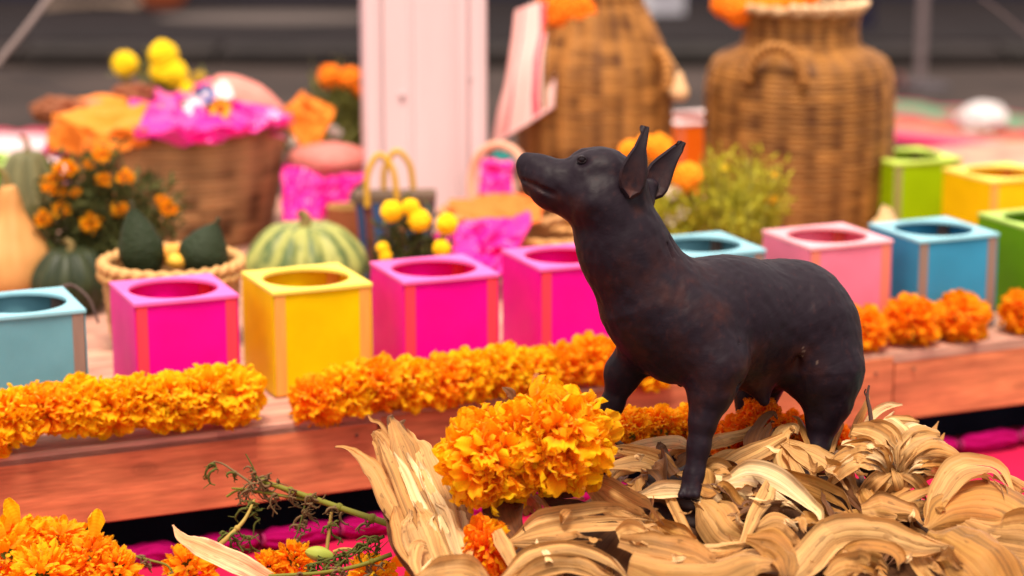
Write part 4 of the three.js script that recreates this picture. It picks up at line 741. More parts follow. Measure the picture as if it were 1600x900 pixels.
stem('thick green marigold stem lying across towards the upright husk bundle, upper of two', [[612, 820, -0.06], [545, 798, -0.04], [470, 772, -0.01], [405, 750, 0.01]], 0.0044, 0.0032, stemGreen, [[0.15, 2, 0.035], [0.4, 3, 0.04], [0.6, 4, 0.036], [0.75, 4, 0.036], [0.97, 8, 0.042]]);
stem('thin green stem forking beside the thick one, lower of two', [[520, 788, -0.03], [450, 776, 0], [400, 768, 0.01], [372, 766, 0.02], [354, 776, 0.02]], 0.0024, 0.0016, stemGreen, [[0.35, 2, 0.03], [0.7, 2, 0.026]]);
stem('forked olive stem tip pointing at the platform board', [[398, 764, 0.01], [380, 764, 0.01], [362, 763, 0.01]], 0.0020, 0.0012, stemGreen, [[0.5, 1, 0.012]]);
stem('thin dry stem with a hooked withered tip reaching up to the platform board', [[394, 756, 0.0], [368, 738, 0.01], [346, 724, 0.02], [334, 722, 0.02], [326, 727, 0.02]], 0.0018, 0.0008, wiltBrown, [[0.25, 2, 0.02], [0.72, 3, 0.036]]);
stem('short dark stalk standing above the tangle of wilted leaves', [[402, 750, 0], [396, 732, 0], [384, 709, 0]], 0.0013, 0.0008, wilt, [[0.4, 3, 0.022], [0.1, 5, 0.03]]);
stem('pale straw coloured stem leaning down to the lone husk', [[398, 780, 0.0], [382, 812, -0.02], [358, 838, -0.03], [334, 860, -0.03]], 0.0016, 0.0040, stemPale, [[0.05, 5, 0.036], [0.5, 3, 0.03]]);
stem('pale thin upright stalk below the thick green stem', [[518, 800, -0.03], [513, 840, -0.03], [508, 880, -0.03], [502, 912, -0.02]], 0.0022, 0.0028, stemPale, [[0.15, 3, 0.035]]);
stem('dark wilted stem tangled low before the upright husk bundle', [[600, 838, -0.05], [560, 856, -0.04], [520, 872, -0.03], [480, 884, -0.03]], 0.0022, 0.0016, wilt, [[0.1, 5, 0.035], [0.3, 5, 0.034], [0.55, 6, 0.036], [0.8, 5, 0.03], [0.95, 4, 0.03]], 2.84);
stem('wilted green stem lying at the bottom edge beside the fallen marigolds', [[612, 866, -0.04], [560, 884, -0.04], [500, 895, -0.03], [420, 900, -0.02]], 0.0030, 0.0022, stemGreen, [[0.2, 4, 0.03], [0.5, 5, 0.03], [0.8, 4, 0.03]], 2.82);
stem('dark stem bending over the fallen marigold heads', [[152, 842, 0], [182, 862, -0.01], [205, 884, -0.02], [212, 905, -0.02]], 0.0026, 0.0018, stemPale, [[0.6, 2, 0.03]], 2.88);
stem('small forked green stem beside the lone husk', [[208, 868, 0], [236, 876, 0], [262, 884, 0], [272, 900, 0]], 0.0018, 0.0014, stemGreen, [[0.2, 3, 0.025], [0.8, 2, 0.02]], 2.88);
stem('thin dark stalk with withered leaves beside the lone husk', [[380, 862, 0], [366, 842, 0], [352, 832, 0], [344, 834, 0]], 0.0014, 0.0008, wilt, [[0.3, 4, 0.03], [0.8, 3, 0.02]], 2.86);
stem('twisted wilted sprig hanging below the thick green stem', [[476, 790, 0], [470, 815, 0], [462, 838, 0], [448, 856, 0]], 0.0012, 0.0008, wilt, [[0.1, 3, 0.03], [0.4, 4, 0.034], [0.8, 3, 0.03]], 2.87);
{
  const b = at(500, 866, 2.83), t = thing('flower_bud', 'green unopened marigold bud lying beside the small fallen head', 'bud', b);
  const g = revolve([[0.001, -0.018], [0.004, -0.016], [0.0085, -0.006], [0.0095, 0.004], [0.006, 0.014], [0.001, 0.019]], 24, 18, (u, v) => 0.0006 * Math.sin(v * 6.28 * 7)); g.rotateZ(Math.PI / 2 - 0.2);
  part('sepals', g, mat(0.30, 0.34, 0.05, 0.6), t); part('stalk', tube([V(0.017, 0.003, 0), V(0.028, 0.007, 0), V(0.045, 0.006, 0)], 0.0022, 0.0018, 10, 7), stemPale, t);
}
function fallen(label, px, py, r, D, shape, m, rot = [0, 0, 0]) {
  const t = thing('fallen_marigold', label, 'marigold', at(px, py, D)), R = r * D / F;
  const o = part('petals', shape, m, t); o.scale.setScalar(R * 1.05); o.rotation.set(...rot);
  const c = part('calyx', revolve([[0.001, -0.034], [0.005, -0.034], [0.010, -0.018], [0.013, 0.0]], 12, 14), mat(0.15, 0.19, 0.035, 0.7), t); c.rotation.set(...rot); c.scale.setScalar(0.9);
}
seed(72);
const fineBright = bloomMat(1, 1.15);
fallen('orange marigold head lying at the edge of the frame, largest of the fallen heap', 14, 862, 74, 2.90, fineShapes[0], fineBright, [0.5, 0, 0.3]);
fallen('orange marigold head leaning on the largest one of the fallen heap', 92, 850, 54, 2.90, fineShapes[1], bloom, [0.3, 1, -0.2]);
fallen('orange marigold head in front of the fallen heap, cut by the bottom of the frame', 66, 896, 56, 2.84, fineShapes[0], fineBright, [0.6, 2, 0.1]);
fallen('frayed orange marigold head with one petal standing up above the fallen heap', 140, 868, 48, 2.87, fineShapes[1], bloom, [0.2, 3, -0.6]);
fallen('frayed orange marigold head at the outer end of the fallen heap', 178, 892, 44, 2.85, fineShapes[0], bloom, [0.8, 4, -0.3]);
fallen('orange marigold head lying behind the lone husk', 296, 886, 46, 2.90, fineShapes[1], bloom, [1.0, 5, 0.2]);
fallen('small flattened orange marigold head beside the green bud', 460, 876, 36, 2.86, fineShapes[0], bloom, [1.2, 1, 0.6]);
fallen('flattened orange marigold head between the lone husk and the green bud', 418, 886, 30, 2.86, fineShapes[1], bloom, [1.2, 2, 0.1]);
fallen('yellow orange marigold head at the bottom edge before the upright husk bundle', 580, 902, 40, 2.80, fineShapes[0], fineBright, [1.0, 0, -0.3]);
for (const [x, y, a, l] of [[146, 838, 0.1, 'single orange petal standing up out of the fallen heap'], [612, 880, 1.2, 'yellow petal lying beside the upright husk bundle'], [632, 896, 1.7, 'yellow petal lying at the foot of the upright husk bundle'], [28, 818, -0.5, 'single yellow petal pointing up at the platform board']]) {
  const o = solo('loose_petal', petalsBig[(x >> 2) % 5], bloomBright, l, 'petal'); o.position.copy(at(x, y, 2.83)); o.rotation.set(-0.5, 0.3, -a); o.scale.set(1.0, 1.35, 1);
}

// ---------------------------------------------------------------- what stands on the platform
const deckAt = (px, D) => { const v = at(px, 450, D); return V(v.x, TOP, v.z); };
function wicker(profile, rows, stakes, amp, cols, k0 = 0) {   // woven wall: strands pass in front of and behind the stakes
  const c = new THREE.SplineCurve(profile.map(([r, y]) => new THREE.Vector2(r, y))), nu = rows * 4, nv = stakes * 4;
  c.arcLengthDivisions = 400;
  return sheet((u, v) => {
    const p = c.getPointAt(u), row = u * rows, k = Math.min(rows - 1, Math.floor(row)), rp = Math.pow(Math.abs(Math.sin(Math.PI * (row - k))), 0.7), s = v * stakes;
    const irr = 0.25 * noise3(v * 18, k * 0.7, k0);
    const d = amp * (rp * (0.9 + 0.30 * Math.cos(Math.PI * (s + k)) + 0.55 * Math.cos(Math.PI * s) + irr) - 0.5), t = -v * Math.PI * 2, wob = 1 + 0.012 * noise3(Math.cos(t) * 2, p.y * 6, Math.sin(t) * 2 + k0);
    return V(Math.cos(t) * (p.x * wob + d), p.y + 0.25 * amp * noise3(v * 30, k, 2), Math.sin(t) * (p.x * wob + d));
  }, nu, nv, (u, v) => {
    const row = u * rows, k = Math.min(rows - 1, Math.floor(row)), n = 0.5 + 0.5 * noise3(k * 1.7, v * stakes * 0.35, k0 + 4), b = 0.5 + 0.5 * fbm(v * 6, u * 4, k0 + 9, 3), f = clamp(n * 0.65 + b * 0.45), g = lerp(0.72, 1, Math.pow(Math.abs(Math.sin(Math.PI * (row - k))), 0.5));
    const fr = 0.5 + 0.5 * Math.cos(Math.PI * v * stakes), blk = hash3(Math.floor(v * stakes * 0.5 + 0.25), Math.floor(k / 3 + 0.6 * hash3(Math.floor(v * stakes * 0.5 + 0.25), 3, 1)), k0), q = clamp(f * 0.55 + fr * 0.35 + (blk - 0.5) * 0.45);
    return [0, 1, 2].map((i) => lerp(cols[0][i], cols[1][i], q) * lerp(0.34, 1, g * g));
  }, null, true);
}
const wickMat = mat(1, 1, 1, 0.62, { vertexColors: true });
const rope = (R, r, twists, n = 160) => sheet((u, v) => { const a = u * Math.PI * 2, t = v * Math.PI * 2, rr2 = r * (1 + 0.22 * Math.cos(2 * t + u * twists)); return V(Math.cos(a) * (R + rr2 * Math.cos(t)), rr2 * Math.sin(t), Math.sin(a) * (R + rr2 * Math.cos(t))); }, n, 14, null, null, true);
function crumple(w, h, amp, k, nu = 48, nv = 48, drape) {     // a crushed sheet of tissue or cloth, x by z, drape(x, z) gives height
  return sheet((u, v) => {
    const x = (u - 0.5) * w, z = (v - 0.5) * h, r = 1 - Math.abs(noise3(x * 16, z * 16, k)) * 2, r2 = 1 - Math.abs(noise3(x * 38, z * 34, k + 5)) * 2;
    return V(x + amp * 0.4 * noise3(x * 20, z * 20, k + 2), drape(x, z) + amp * (0.7 * r + 0.3 * r2), z + amp * 0.4 * noise3(x * 22, z * 18, k + 3));
  }, nu, nv, null, (u, v) => [u * w * 20, v * h * 20]);
}
const tissue = mat(0.88, 0.006, 0.33, 0.33, { transmission: 0.2, thickness: 0, specularIntensity: 1 }), orangeCloth = mat(0.92, 0.26, 0.02, 0.75, { bumpMap: clothBump, bumpScale: 0.0005, transmission: 0.15, thickness: 0 });

// ---- the white post
{
  const t = thing('white_post', 'broad white painted metal post with vertical grooves behind the striped squash', 'post', V(at(663, 450, 4.42).x, TOP, at(663, 450, 4.42).z), 0.10);
  const m = mat(0.84, 0.64, 0.65, 0.4, { map: paperMap }), w = 0.232;
  part('shaft', new RoundedBoxGeometry(w * 0.70, 1.3, w * 0.9, 3, 0.006).translate(0, 0.65, 0), m, t);
  for (const s of [-1, 1]) { part('flange', new RoundedBoxGeometry(0.034, 1.3, w * 0.9, 3, 0.010).translate(0, 0.65, 0), m, t, V(s * (w / 2 - 0.017), 0, 0.006)); }
  part('rib', new RoundedBoxGeometry(0.010, 1.3, 0.010, 2, 0.004).translate(0, 0.65, 0), m, t, V(-0.028, 0, w * 0.45));
  part('rib', new RoundedBoxGeometry(0.006, 1.3, 0.008, 2, 0.003).translate(0, 0.65, 0), m, t, V(0.055, 0, w * 0.45));
  for (const [x, y] of [[-0.045, 0.30], [0.088, 0.33], [-0.045, 0.55]]) part('rivet', new THREE.SphereGeometry(0.007, 12, 8).scale(1, 1, 0.4), mat(0.55, 0.42, 0.43, 0.4), t, V(x, y, w * 0.45 + 0.003));
  part('foot_plate', new RoundedBoxGeometry(0.32, 0.012, 0.30, 2, 0.003).translate(0, 0.006, 0), m, t);
}
// ---- jugs
const jugTones = [[0.085, 0.026, 0.006], [0.56, 0.245, 0.055]];
function jug(label, pos, R, H, neckR, neckY, rimY, k, handles, dark = 1) {
  const t = thing('wicker_jug', label, 'wicker jug', pos), cols = jugTones.map((c) => c.map((x) => x * dark));
  part('woven_body', wicker([[R * 0.92, 0], [R * 0.97, H * 0.10], [R, H * 0.35], [R, H * 0.62], [R * 0.985, H * 0.76], [R * 0.90, H * 0.87], [neckR * 1.08, neckY * 0.975], [neckR, neckY], [neckR * 0.98, (neckY + rimY) / 2], [neckR * 1.02, rimY]], Math.round(rimY / 0.0088), 44, 0.0036, cols, k), wickMat, t);
  const rim = part('rim', rope(neckR * 1.02, 0.009, 120), mat(0.55 * dark, 0.34 * dark, 0.17 * dark, 0.7), t, V(0, rimY, 0));
  part('inner_wall', new THREE.CylinderGeometry(neckR * 0.95, neckR * 0.95, rimY - 0.03, 32, 1, true).translate(0, (rimY - 0.03) / 2 + 0.01, 0), mat(0.06, 0.03, 0.015, 0.9), t);
  for (const [ang, y, r, yaw] of handles) {
    const P = []; for (let i = 0; i <= 10; i++) { const a = Math.PI * i / 10; P.push(V(Math.cos(a) * r, Math.sin(a) * r * 1.25, 0.012 * Math.sin(a))); }
    const g = sheet((u, v) => { const c = new THREE.CatmullRomCurve3(P), p = c.getPoint(u), tn = c.getTangent(u), n = V(0, 0, 1).cross(tn).normalize(), a = v * Math.PI * 2, q = 0.0105 * (1 + 0.16 * Math.cos(u * 90 + a)); return p.addScaledVector(n, Math.cos(a) * q).addScaledVector(V(0, 0, 1), Math.sin(a) * q); }, 80, 12, (u, v) => { const n = 0.5 + 0.5 * Math.cos(u * 90 + v * 6.28); return [0, 1, 2].map((i) => lerp(cols[0][i], cols[1][i], 0.25 + 0.6 * n)); }, null, true);
    const h = part('handle', g, wickMat, t, V(Math.sin(ang) * R * 0.985, y, Math.cos(ang) * R * 0.985)); h.rotation.y = ang + yaw; h.rotation.order = 'YXZ'; h.rotation.x = -0.18;
  }
  return t;
}
const jugL = deckAt(926, 4.55), jugR = deckAt(1240, 4.52);
jug('wicker jug with a striped napkin hanging from its neck, nearer the white post', jugL, 0.155, 0.41, 0.095, 0.45, 0.56, 3, [[0.95, 0.30, 0.048, 0.9], [-1.9, 0.30, 0.048, 0]], 1.08);
jug('larger wicker jug with a braided rim, behind the pale rose and teal lanterns', jugR, 0.186, 0.395, 0.114, 0.378, 0.446, 7, [[-0.38, 0.315, 0.056, 0], [2.7, 0.315, 0.05, 0]], 0.92);
seed(81);
// fuzzy orange garlands round the necks
function fuzzBall(r, k) { return (() => { const g = new THREE.IcosahedronGeometry(r, 24), p = g.attributes.position; for (let i = 0; i < p.count; i++) { const x = p.getX(i), y = p.getY(i), z = p.getZ(i), s = 1 + 0.16 * fbm(x / r * 2.2 + k, y / r * 2.2, z / r * 2.2, 3) + 0.12 * noise3(x / r * 9, y / r * 9, z / r * 9 + k); p.setXYZ(i, x * s, y * s, z * s); } g.computeVertexNormals(); return g; })(); }
const pomMat = mat(0.95, 0.22, 0.008, 0.9, { sheen: 0.5, sheenColor: rgb(1, 0.5, 0.15) });
const fuzz = [1, 2, 3].map((k) => fuzzBall(1, k * 7));
function pompoms(label, centre, list) {
  const t = thing('pompom_garland', label, 'garland', centre);
  const ps = list.map(([x, y, r, D]) => { const p = at(x, y, D).sub(centre); const o = part('pompom', fuzz[(x | 0) % 3], pomMat, t, p); o.scale.setScalar(r * D / F); o.rotation.set(rr(0, 6), rr(0, 6), 0); return p; });
  part('thread', tube(ps, 0.003, 0.003, 20, 6), pomMat, t);
}
pompoms('orange fuzzy garland tied round the neck of the jug with the napkin', jugL.clone().setY(0.6), [[862, -2, 22, 4.42], [880, 18, 29, 4.36], [912, 16, 26, 4.35], [932, 2, 22, 4.38], [960, -14, 20, 4.42]]);
pompoms('orange fuzzy garland tied round the braided neck of the larger jug', jugR.clone().setY(0.6), [[1135, 4, 24, 4.42], [1156, 14, 27, 4.38], [1180, 10, 22, 4.38], [1205, 20, 27, 4.37], [1232, 10, 26, 4.38], [1256, -4, 22, 4.4]]);
{ // beads and rope at the big jug's rim
  const t = thing('bead_string', 'string of cream beads lying round the braided rim of the larger jug', 'bead string', jugR.clone().setY(TOP + 0.448));
  for (let i = 0; i < 11; i++) { const a = lerp(0.15, 1.9, i / 10); part('bead', new THREE.SphereGeometry(0.0085, 14, 10).scale(1.3, 0.9, 1), mat(0.78, 0.52, 0.30, 0.6), t, V(Math.sin(a - 0.4) * 0.122, 0.006, Math.cos(a - 0.4) * 0.122)); }
  const s = thing('wooden_toggle', 'pale wooden toggle stuck in the weave of the larger jug\'s shoulder', 'toggle', at(1277, 121, 4.33));
  part('toggle_knob', new THREE.SphereGeometry(0.011, 14, 12).scale(1, 1.2, 0.8), mat(0.72, 0.45, 0.2, 0.6), s); part('toggle_loop', new THREE.TorusGeometry(0.012, 0.002, 6, 18), mat(0.4, 0.2, 0.08, 0.8), s, V(0, 0.016, 0));
  const c = thing('hanging_stopper', 'pale pear shaped stopper hanging on a cord between the two jugs', 'stopper', at(1061, 138, 4.4));
  part('stopper_body', revolve([[0.001, -0.024], [0.014, -0.022], [0.02, -0.008], [0.012, 0.014], [0.006, 0.03], [0.001, 0.034]], 24, 20), mat(0.80, 0.50, 0.26, 0.6), c); part('cord', tube([V(0, 0.03, 0), V(-0.012, 0.05, 0), V(-0.028, 0.075, -0.01)], 0.003, 0.003, 12, 6), mat(0.6, 0.34, 0.16, 0.8), c);
}
{ // the striped napkin
  const a = [at(806, 16, 4.42), at(868, -8, 4.40), at(866, 165, 4.33), at(768, 226, 4.36)], b = a[0].clone(), t = thing('striped_napkin', 'pale pink napkin with red and dark stripes hanging from a wicker jug', 'napkin', b);
  const stripes = (v) => v < 0.06 ? [0.75, 0.36, 0.34] : v < 0.20 ? [0.80, 0.48, 0.44] : v < 0.25 ? [0.70, 0.08, 0.12] : v < 0.62 ? [0.82, 0.52, 0.48] : v < 0.74 ? [0.70, 0.06, 0.11] : v < 0.79 ? [0.84, 0.56, 0.50] : v < 0.84 ? [0.10, 0.045, 0.035] : v < 0.88 ? [0.60, 0.40, 0.20] : [0.84, 0.56, 0.52];
  part('napkin_cloth', shell((u, v) => a[0].clone().lerp(a[1], v).lerp(a[3].clone().lerp(a[2], v), u).add(V(0.004 * noise3(u * 4, v * 3, 2), 0, 0.010 * Math.sin(v * 11 + u * 2) * u + 0.03 * Math.sin(u * 3.0))).sub(b), 40, 120, 0.002, (u, v) => stripes(v), (u, v) => [u * 6, v * 4]), mat(1, 1, 1, 0.8, { vertexColors: true, bumpMap: clothBump, bumpScale: 0.0005, side: THREE.DoubleSide }), t);
  part('hem', tube([a[3], a[3].clone().lerp(a[2], 0.5).add(V(0, 0, 0.008)), a[2]].map((p) => p.clone().sub(b)), 0.0035, 0.0035, 20, 6), mat(0.85, 0.5, 0.48, 0.8), t);
}
// ---- the wide brown basket and what is in it
const wb = deckAt(284, 4.46);
{
  const t = thing('wide_basket', 'wide brown wicker basket heaped with cloths and roots behind the orange marigold plant', 'basket', wb), cols = [[0.09, 0.042, 0.017], [0.66, 0.37, 0.155]];
  part('woven_body', wicker([[0.172, 0], [0.182, 0.03], [0.197, 0.11], [0.208, 0.20], [0.212, 0.228]], 24, 34, 0.0045, cols, 13), wickMat, t);
  part('rim', rope(0.212, 0.011, 150), mat(0.26, 0.11, 0.05, 0.7), t, V(0, 0.226, 0));
  part('inner_wall', new THREE.CylinderGeometry(0.2, 0.17, 0.2, 36, 1, true).translate(0, 0.11, 0), mat(0.05, 0.022, 0.012, 0.9), t);
  part('basket_floor', new THREE.CylinderGeometry(0.17, 0.17, 0.01, 36).translate(0, 0.008, 0), mat(0.08, 0.035, 0.018, 0.9), t);
  const stuffing = thing('packing_paper', 'brown packing paper filling the wide wicker basket', 'paper', wb.clone().add(V(0, 0.2, 0)));
  part('crumpled_sheet', (() => { const g = new THREE.CircleGeometry(0.198, 60, 0, Math.PI * 2).rotateX(-Math.PI / 2); return sheet((u, v) => { const a = v * Math.PI * 2, r = 0.2 * u; return V(Math.cos(a) * r, 0.03 * (1 - u * u) + 0.012 * fbm(Math.cos(a) * r * 30, Math.sin(a) * r * 30, 2, 3), -Math.sin(a) * r); }, 24, 60); })(), mat(0.20, 0.09, 0.05, 0.85), stuffing);
}
function draped(name, label, category, corners, D0, m, fold, k) {   // a cloth hung between pixel corners with depths
  const P = corners.map(([x, y, d]) => at(x, y, D0 + d)), b = P[0].clone(), t = thing(name, label, category, b), n = 56;
  part('sheet', shell((u, v) => {
    const p = P[0].clone().lerp(P[1], u).lerp(P[3].clone().lerp(P[2], u), v), r = 1 - Math.abs(noise3(u * 4.2, v * 3.2, k)) * 2, r2 = 1 - Math.abs(noise3(u * 9, v * 7, k + 4)) * 2;
    return p.add(V(0.35 * fold * noise3(u * 5, v * 5, k + 1), 0.5 * fold * (r * 0.7 + r2 * 0.3) * (1 - 0.5 * v) + fold * 0.55 * noise3(u * 3, v * 2, k + 9), fold * (0.8 * r + 0.3 * r2) + 0.4 * fold * Math.sin(u * 14 + k) * v)).sub(b);
  }, n, n, 0.0012, null, (u, v) => [u * 6, v * 6]), m, t);
  return t;
}
function overRim(name, label, category, a0, a1, drop, m, rise, k) {   // a cloth laid from inside the wide basket over its rim
  const t = thing(name, label, category, wb), R = 0.228, n = 70;
  part('sheet', shell((u, v) => {
    const a = lerp(a0, a1, u) * Math.PI / 180, w = 0.5 + 0.5 * noise3(u * 5, 2, k), dr = drop * (0.65 + 0.7 * w) * (0.3 + 0.7 * Math.sin(Math.PI * clamp(u * 1.0 + 0.02))), c = 0.010 * noise3(u * 9, v * 5, k) + 0.006 * noise3(u * 22, v * 9, k + 3);
    const r = v < 0.45 ? lerp(0.09, R, v / 0.45) : R + 0.006 + 0.02 * (v - 0.45) * (1 + Math.sin(u * 22 + k)), y = v < 0.45 ? 0.244 + rise * (1 - Math.pow(v / 0.45, 1.6)) : 0.244 - dr * Math.pow((v - 0.45) / 0.55, 1.2);
    return V(Math.sin(a) * (r + c), y + 1.2 * c, Math.cos(a) * (r + c));
  }, n, n, 0.0012, null, (u, v) => [u * 6, v * 6]), m, t);
}
overRim('orange_cloth', 'orange cloth hanging over the front rim of the wide wicker basket', 'cloth', -118, -4, 0.062, orangeCloth, 0.02, 3);
draped('magenta_tissue', 'magenta tissue hanging out at the far end of the wide wicker basket', 'tissue paper', [[100, 186, 0.05], [140, 184, 0.03], [112, 250, -0.02], [55, 246, 0.02]], 4.42, tissue, 0.010, 4);
draped('magenta_tissue', 'glossy magenta tissue heaped in the middle of the wide wicker basket', 'tissue paper', [[208, 152, 0.16], [330, 136, 0.2], [444, 214, -0.09], [196, 188, -0.06]], 4.36, tissue, 0.026, 5);
overRim('magenta_tissue', 'glossy magenta tissue hanging over the basket rim below the paper flowers', 'tissue paper', -10, 72, 0.016, tissue, 0.03, 6);
draped('orange_cloth', 'orange cloth corner flung over the basket rim towards the white post', 'cloth', [[438, 188, 0.0], [470, 140, 0.08], [526, 176, 0.06], [484, 244, 0.02]], 4.42, orangeCloth, 0.012, 8);
function lump(name, label, category, px, py, D, sx, sy, sz, m, rot, k, bump = 0.12, freq = 2.2) {
  const t = thing(name, label, category, at(px, py, D)), g = new THREE.IcosahedronGeometry(1, 26), p = g.attributes.position;
  for (let i = 0; i < p.count; i++) { const x = p.getX(i), y = p.getY(i), z = p.getZ(i), s = 1 + bump * fbm(x * freq + k, y * freq, z * freq, 3), e = 1 - 0.25 * x * x * Math.sign(x) * 0.5; p.setXYZ(i, x * s * sx, y * s * sy * e, z * s * sz * e); }
  g.computeVertexNormals(); const o = part('skin', g, m, t); o.rotation.z = rot;
  const e = part('stub', new THREE.CylinderGeometry(sy * 0.12, sy * 0.2, sx * 0.16, 12).rotateZ(Math.PI / 2), m, t, V(-Math.cos(rot) * sx * 0.98, -Math.sin(rot) * sx * 0.98, 0)); e.rotation.z = rot; return t;
}
const px4 = (n, D = 4.35) => n * D / F;
const rootSkin = mat(0.24, 0.085, 0.04, 0.85), pinkSkin = mat(0.72, 0.25, 0.20, 0.55), pinkSkin2 = mat(0.60, 0.19, 0.16, 0.5);
lump('brown_root', 'knobby brown root sticking out at the far end of the wide wicker basket', 'root', 95, 172, 4.38, px4(46), px4(20), px4(22), rootSkin, 0.02, 3, 0.5, 3);
lump('brown_root', 'dark knobby brown root behind the orange cloth in the wide wicker basket', 'root', 205, 152, 4.45, px4(36), px4(20), px4(22), rootSkin, 0.2, 8, 0.6, 3);
lump('brown_root', 'reddish smooth root between the two knobby ones in the wide wicker basket', 'root', 160, 174, 4.40, px4(34), px4(17), px4(20), mat(0.50, 0.17, 0.09, 0.7), -0.3, 5, 0.2);
lump('sweet_potato', 'large pink sweet potato lying on top of the wide wicker basket', 'sweet potato', 385, 160, 4.44, px4(66), px4(34), px4(42), pinkSkin, -0.45, 2, 0.12);
lump('sweet_potato', 'pink sweet potato lying on magenta tissue between basket and white post', 'sweet potato', 514, 252, 4.40, px4(66), px4(30), px4(40), pinkSkin2, 0.03, 6, 0.10);
function paperFlower(label, px, py, r, D, petals, centreCol, n = 9) {
  const t = thing('paper_flower', label, 'paper flower', at(px, py, D)), R = r * D / F;
  for (let i = 0; i < n; i++) { const o = part('petal', petal(R, R * 0.42, R * 0.1, i), petals, t); o.rotation.set(-0.35, 0, i / n * Math.PI * 2); }
  part('flower_centre', new THREE.SphereGeometry(R * 0.36, 16, 10).scale(1, 1, 0.6), centreCol, t, V(0, 0, R * 0.12));
  part('leaf', petal(R * 1.4, R * 0.6, R * 0.1, 3), mat(0.05, 0.11, 0.02, 0.7), t, V(0, -R * 0.2, -R * 0.1)).rotation.z = 1.2;
}
const whitePaper = mat(0.85, 0.78, 0.80, 0.7), bluePaper = mat(0.10, 0.16, 0.42, 0.6), amber = mat(0.9, 0.36, 0.02, 0.6);
paperFlower('orange paper flower with a dark centre pinned on the magenta tissue', 345, 170, 18, 4.22, amber, mat(0.30, 0.05, 0.01, 0.7));
paperFlower('white paper flower beside the orange one on the magenta tissue', 303, 164, 17, 4.24, whitePaper, whitePaper);
paperFlower('blue and white paper flower above the orange one on the magenta tissue', 322, 148, 16, 4.26, bluePaper, whitePaper);
draped('striped_scarf', 'white and pink scarf end lying against the large pink sweet potato', 'scarf', [[322, 140, 0.1], [352, 126, 0.12], [366, 152, 0], [344, 158, 0]], 4.28, mat(0.85, 0.62, 0.62, 0.8), 0.006, 2);
draped('magenta_tissue', 'magenta tissue gathered under the pink sweet potato beside the white post', 'tissue paper', [[444, 262, 0.02], [516, 280, -0.02], [496, 360, -0.06], [438, 354, -0.08]], 4.30, tissue, 0.014, 12);
draped('magenta_tissue', 'shaded magenta tissue lying beneath the sweet potato in front of the white post', 'tissue paper', [[504, 280, 0.03], [582, 264, -0.06], [530, 330, -0.10], [488, 358, -0.03]], 4.34, tissue, 0.013, 17);

// ---- plants
const leafG = (() => { const g = sheet((u, v) => { const a = v * 2 - 1; return V(a * 0.0026 * Math.sin(Math.PI * Math.min(1, u * 0.96 + 0.04)), u * 0.020, 0.003 * u * u - 0.0008 * a * a); }, 4, 2); return g; })();
function foliageGeometry(pts, n, spread, size, k) {          // feathery leaves scattered along stems
  seed(k); const list = [];
  for (let i = 0; i < n; i++) {
    const [a, b] = pts[Math.floor(rnd() * pts.length)], t = Math.sqrt(rnd()), p = a.clone().lerp(b, t).add(V(rr(-1, 1), rr(-1, 1), rr(-1, 1)).multiplyScalar(spread * (0.3 + 0.7 * t)));
    const g = leafG.clone(); g.applyMatrix4(new THREE.Matrix4().compose(p, new THREE.Quaternion().setFromEuler(new THREE.Euler(rr(-1.3, 1.3), rr(0, 6.28), rr(-1.4, 1.4))), V(1, 1, 1).multiplyScalar(size * rr(0.6, 1.5)))); list.push(g);
  }
  return mergeGeometries(list);
}
function plant(name, label, rootPx, D, tops, heads, leaf, n, spread, size, k, stemMat = mat(0.12, 0.13, 0.03, 0.8), category = 'plant') {
  const b = V(at(rootPx, 450, D).x, TOP, at(rootPx, 450, D).z), t = thing(name, label, category, b), segs = tops.map(([x, y, d]) => [V((x - rootPx) * 0.2 * D / F, 0.004, 0), at(x, y, D + (d ?? 0)).sub(b)]);
  for (const [a, c] of segs) part('stem', tube([a, a.clone().lerp(c, 0.5).add(V(0, 0.01, 0.006)), c], 0.003, 0.0016, 12, 6), stemMat, t);
  tag(part('foliage', foliageGeometry(segs, n, spread, size, k), leaf, t), undefined, undefined, undefined, 'stuff');
  for (const [x, y, r, m, sh, d] of heads) { const o = part('bloom', sh, m, t, at(x, y, D + (d ?? -0.03)).sub(b)); o.scale.setScalar(r * 1.1 * D / F); o.rotation.set(rr(0, 0.9), rr(0, 6), rr(-0.5, 0.5)); }
  return t;
}
const darkLeaf = mat(0.085, 0.095, 0.022, 0.8, { transmission: 0.25, thickness: 0 }), limeLeaf = mat(0.50, 0.46, 0.025, 0.75, { transmission: 0.35, thickness: 0 }), midLeaf = mat(0.20, 0.20, 0.04, 0.75, { transmission: 0.3, thickness: 0 });
const yellowBloom = mat(0.95, 2.4, 1, 0.7, { vertexColors: true, transmission: 0.3, thickness: 0 });
seed(91);
{
  const hs = [[102, 264, 20], [81, 287, 18], [92, 296, 15], [159, 242, 16], [138, 256, 10], [162, 280, 12], [196, 276, 15], [186, 326, 14], [264, 324, 15], [97, 326, 15], [68, 340, 15], [142, 347, 18], [118, 300, 9], [252, 312, 10]];
  plant('marigold_plant', 'dark leafy marigold plant with small orange blooms in front of the wide wicker basket', 170, 3.86, hs.map(([x, y]) => [x, y + 6]).concat([[130, 300], [200, 330], [226, 300], [170, 320], [120, 380], [210, 400]]), hs.map(([x, y, r]) => [x, y, r, bloom, smallShapes[x % 2]]), darkLeaf, 3600, 0.035, 1.1, 401);
}
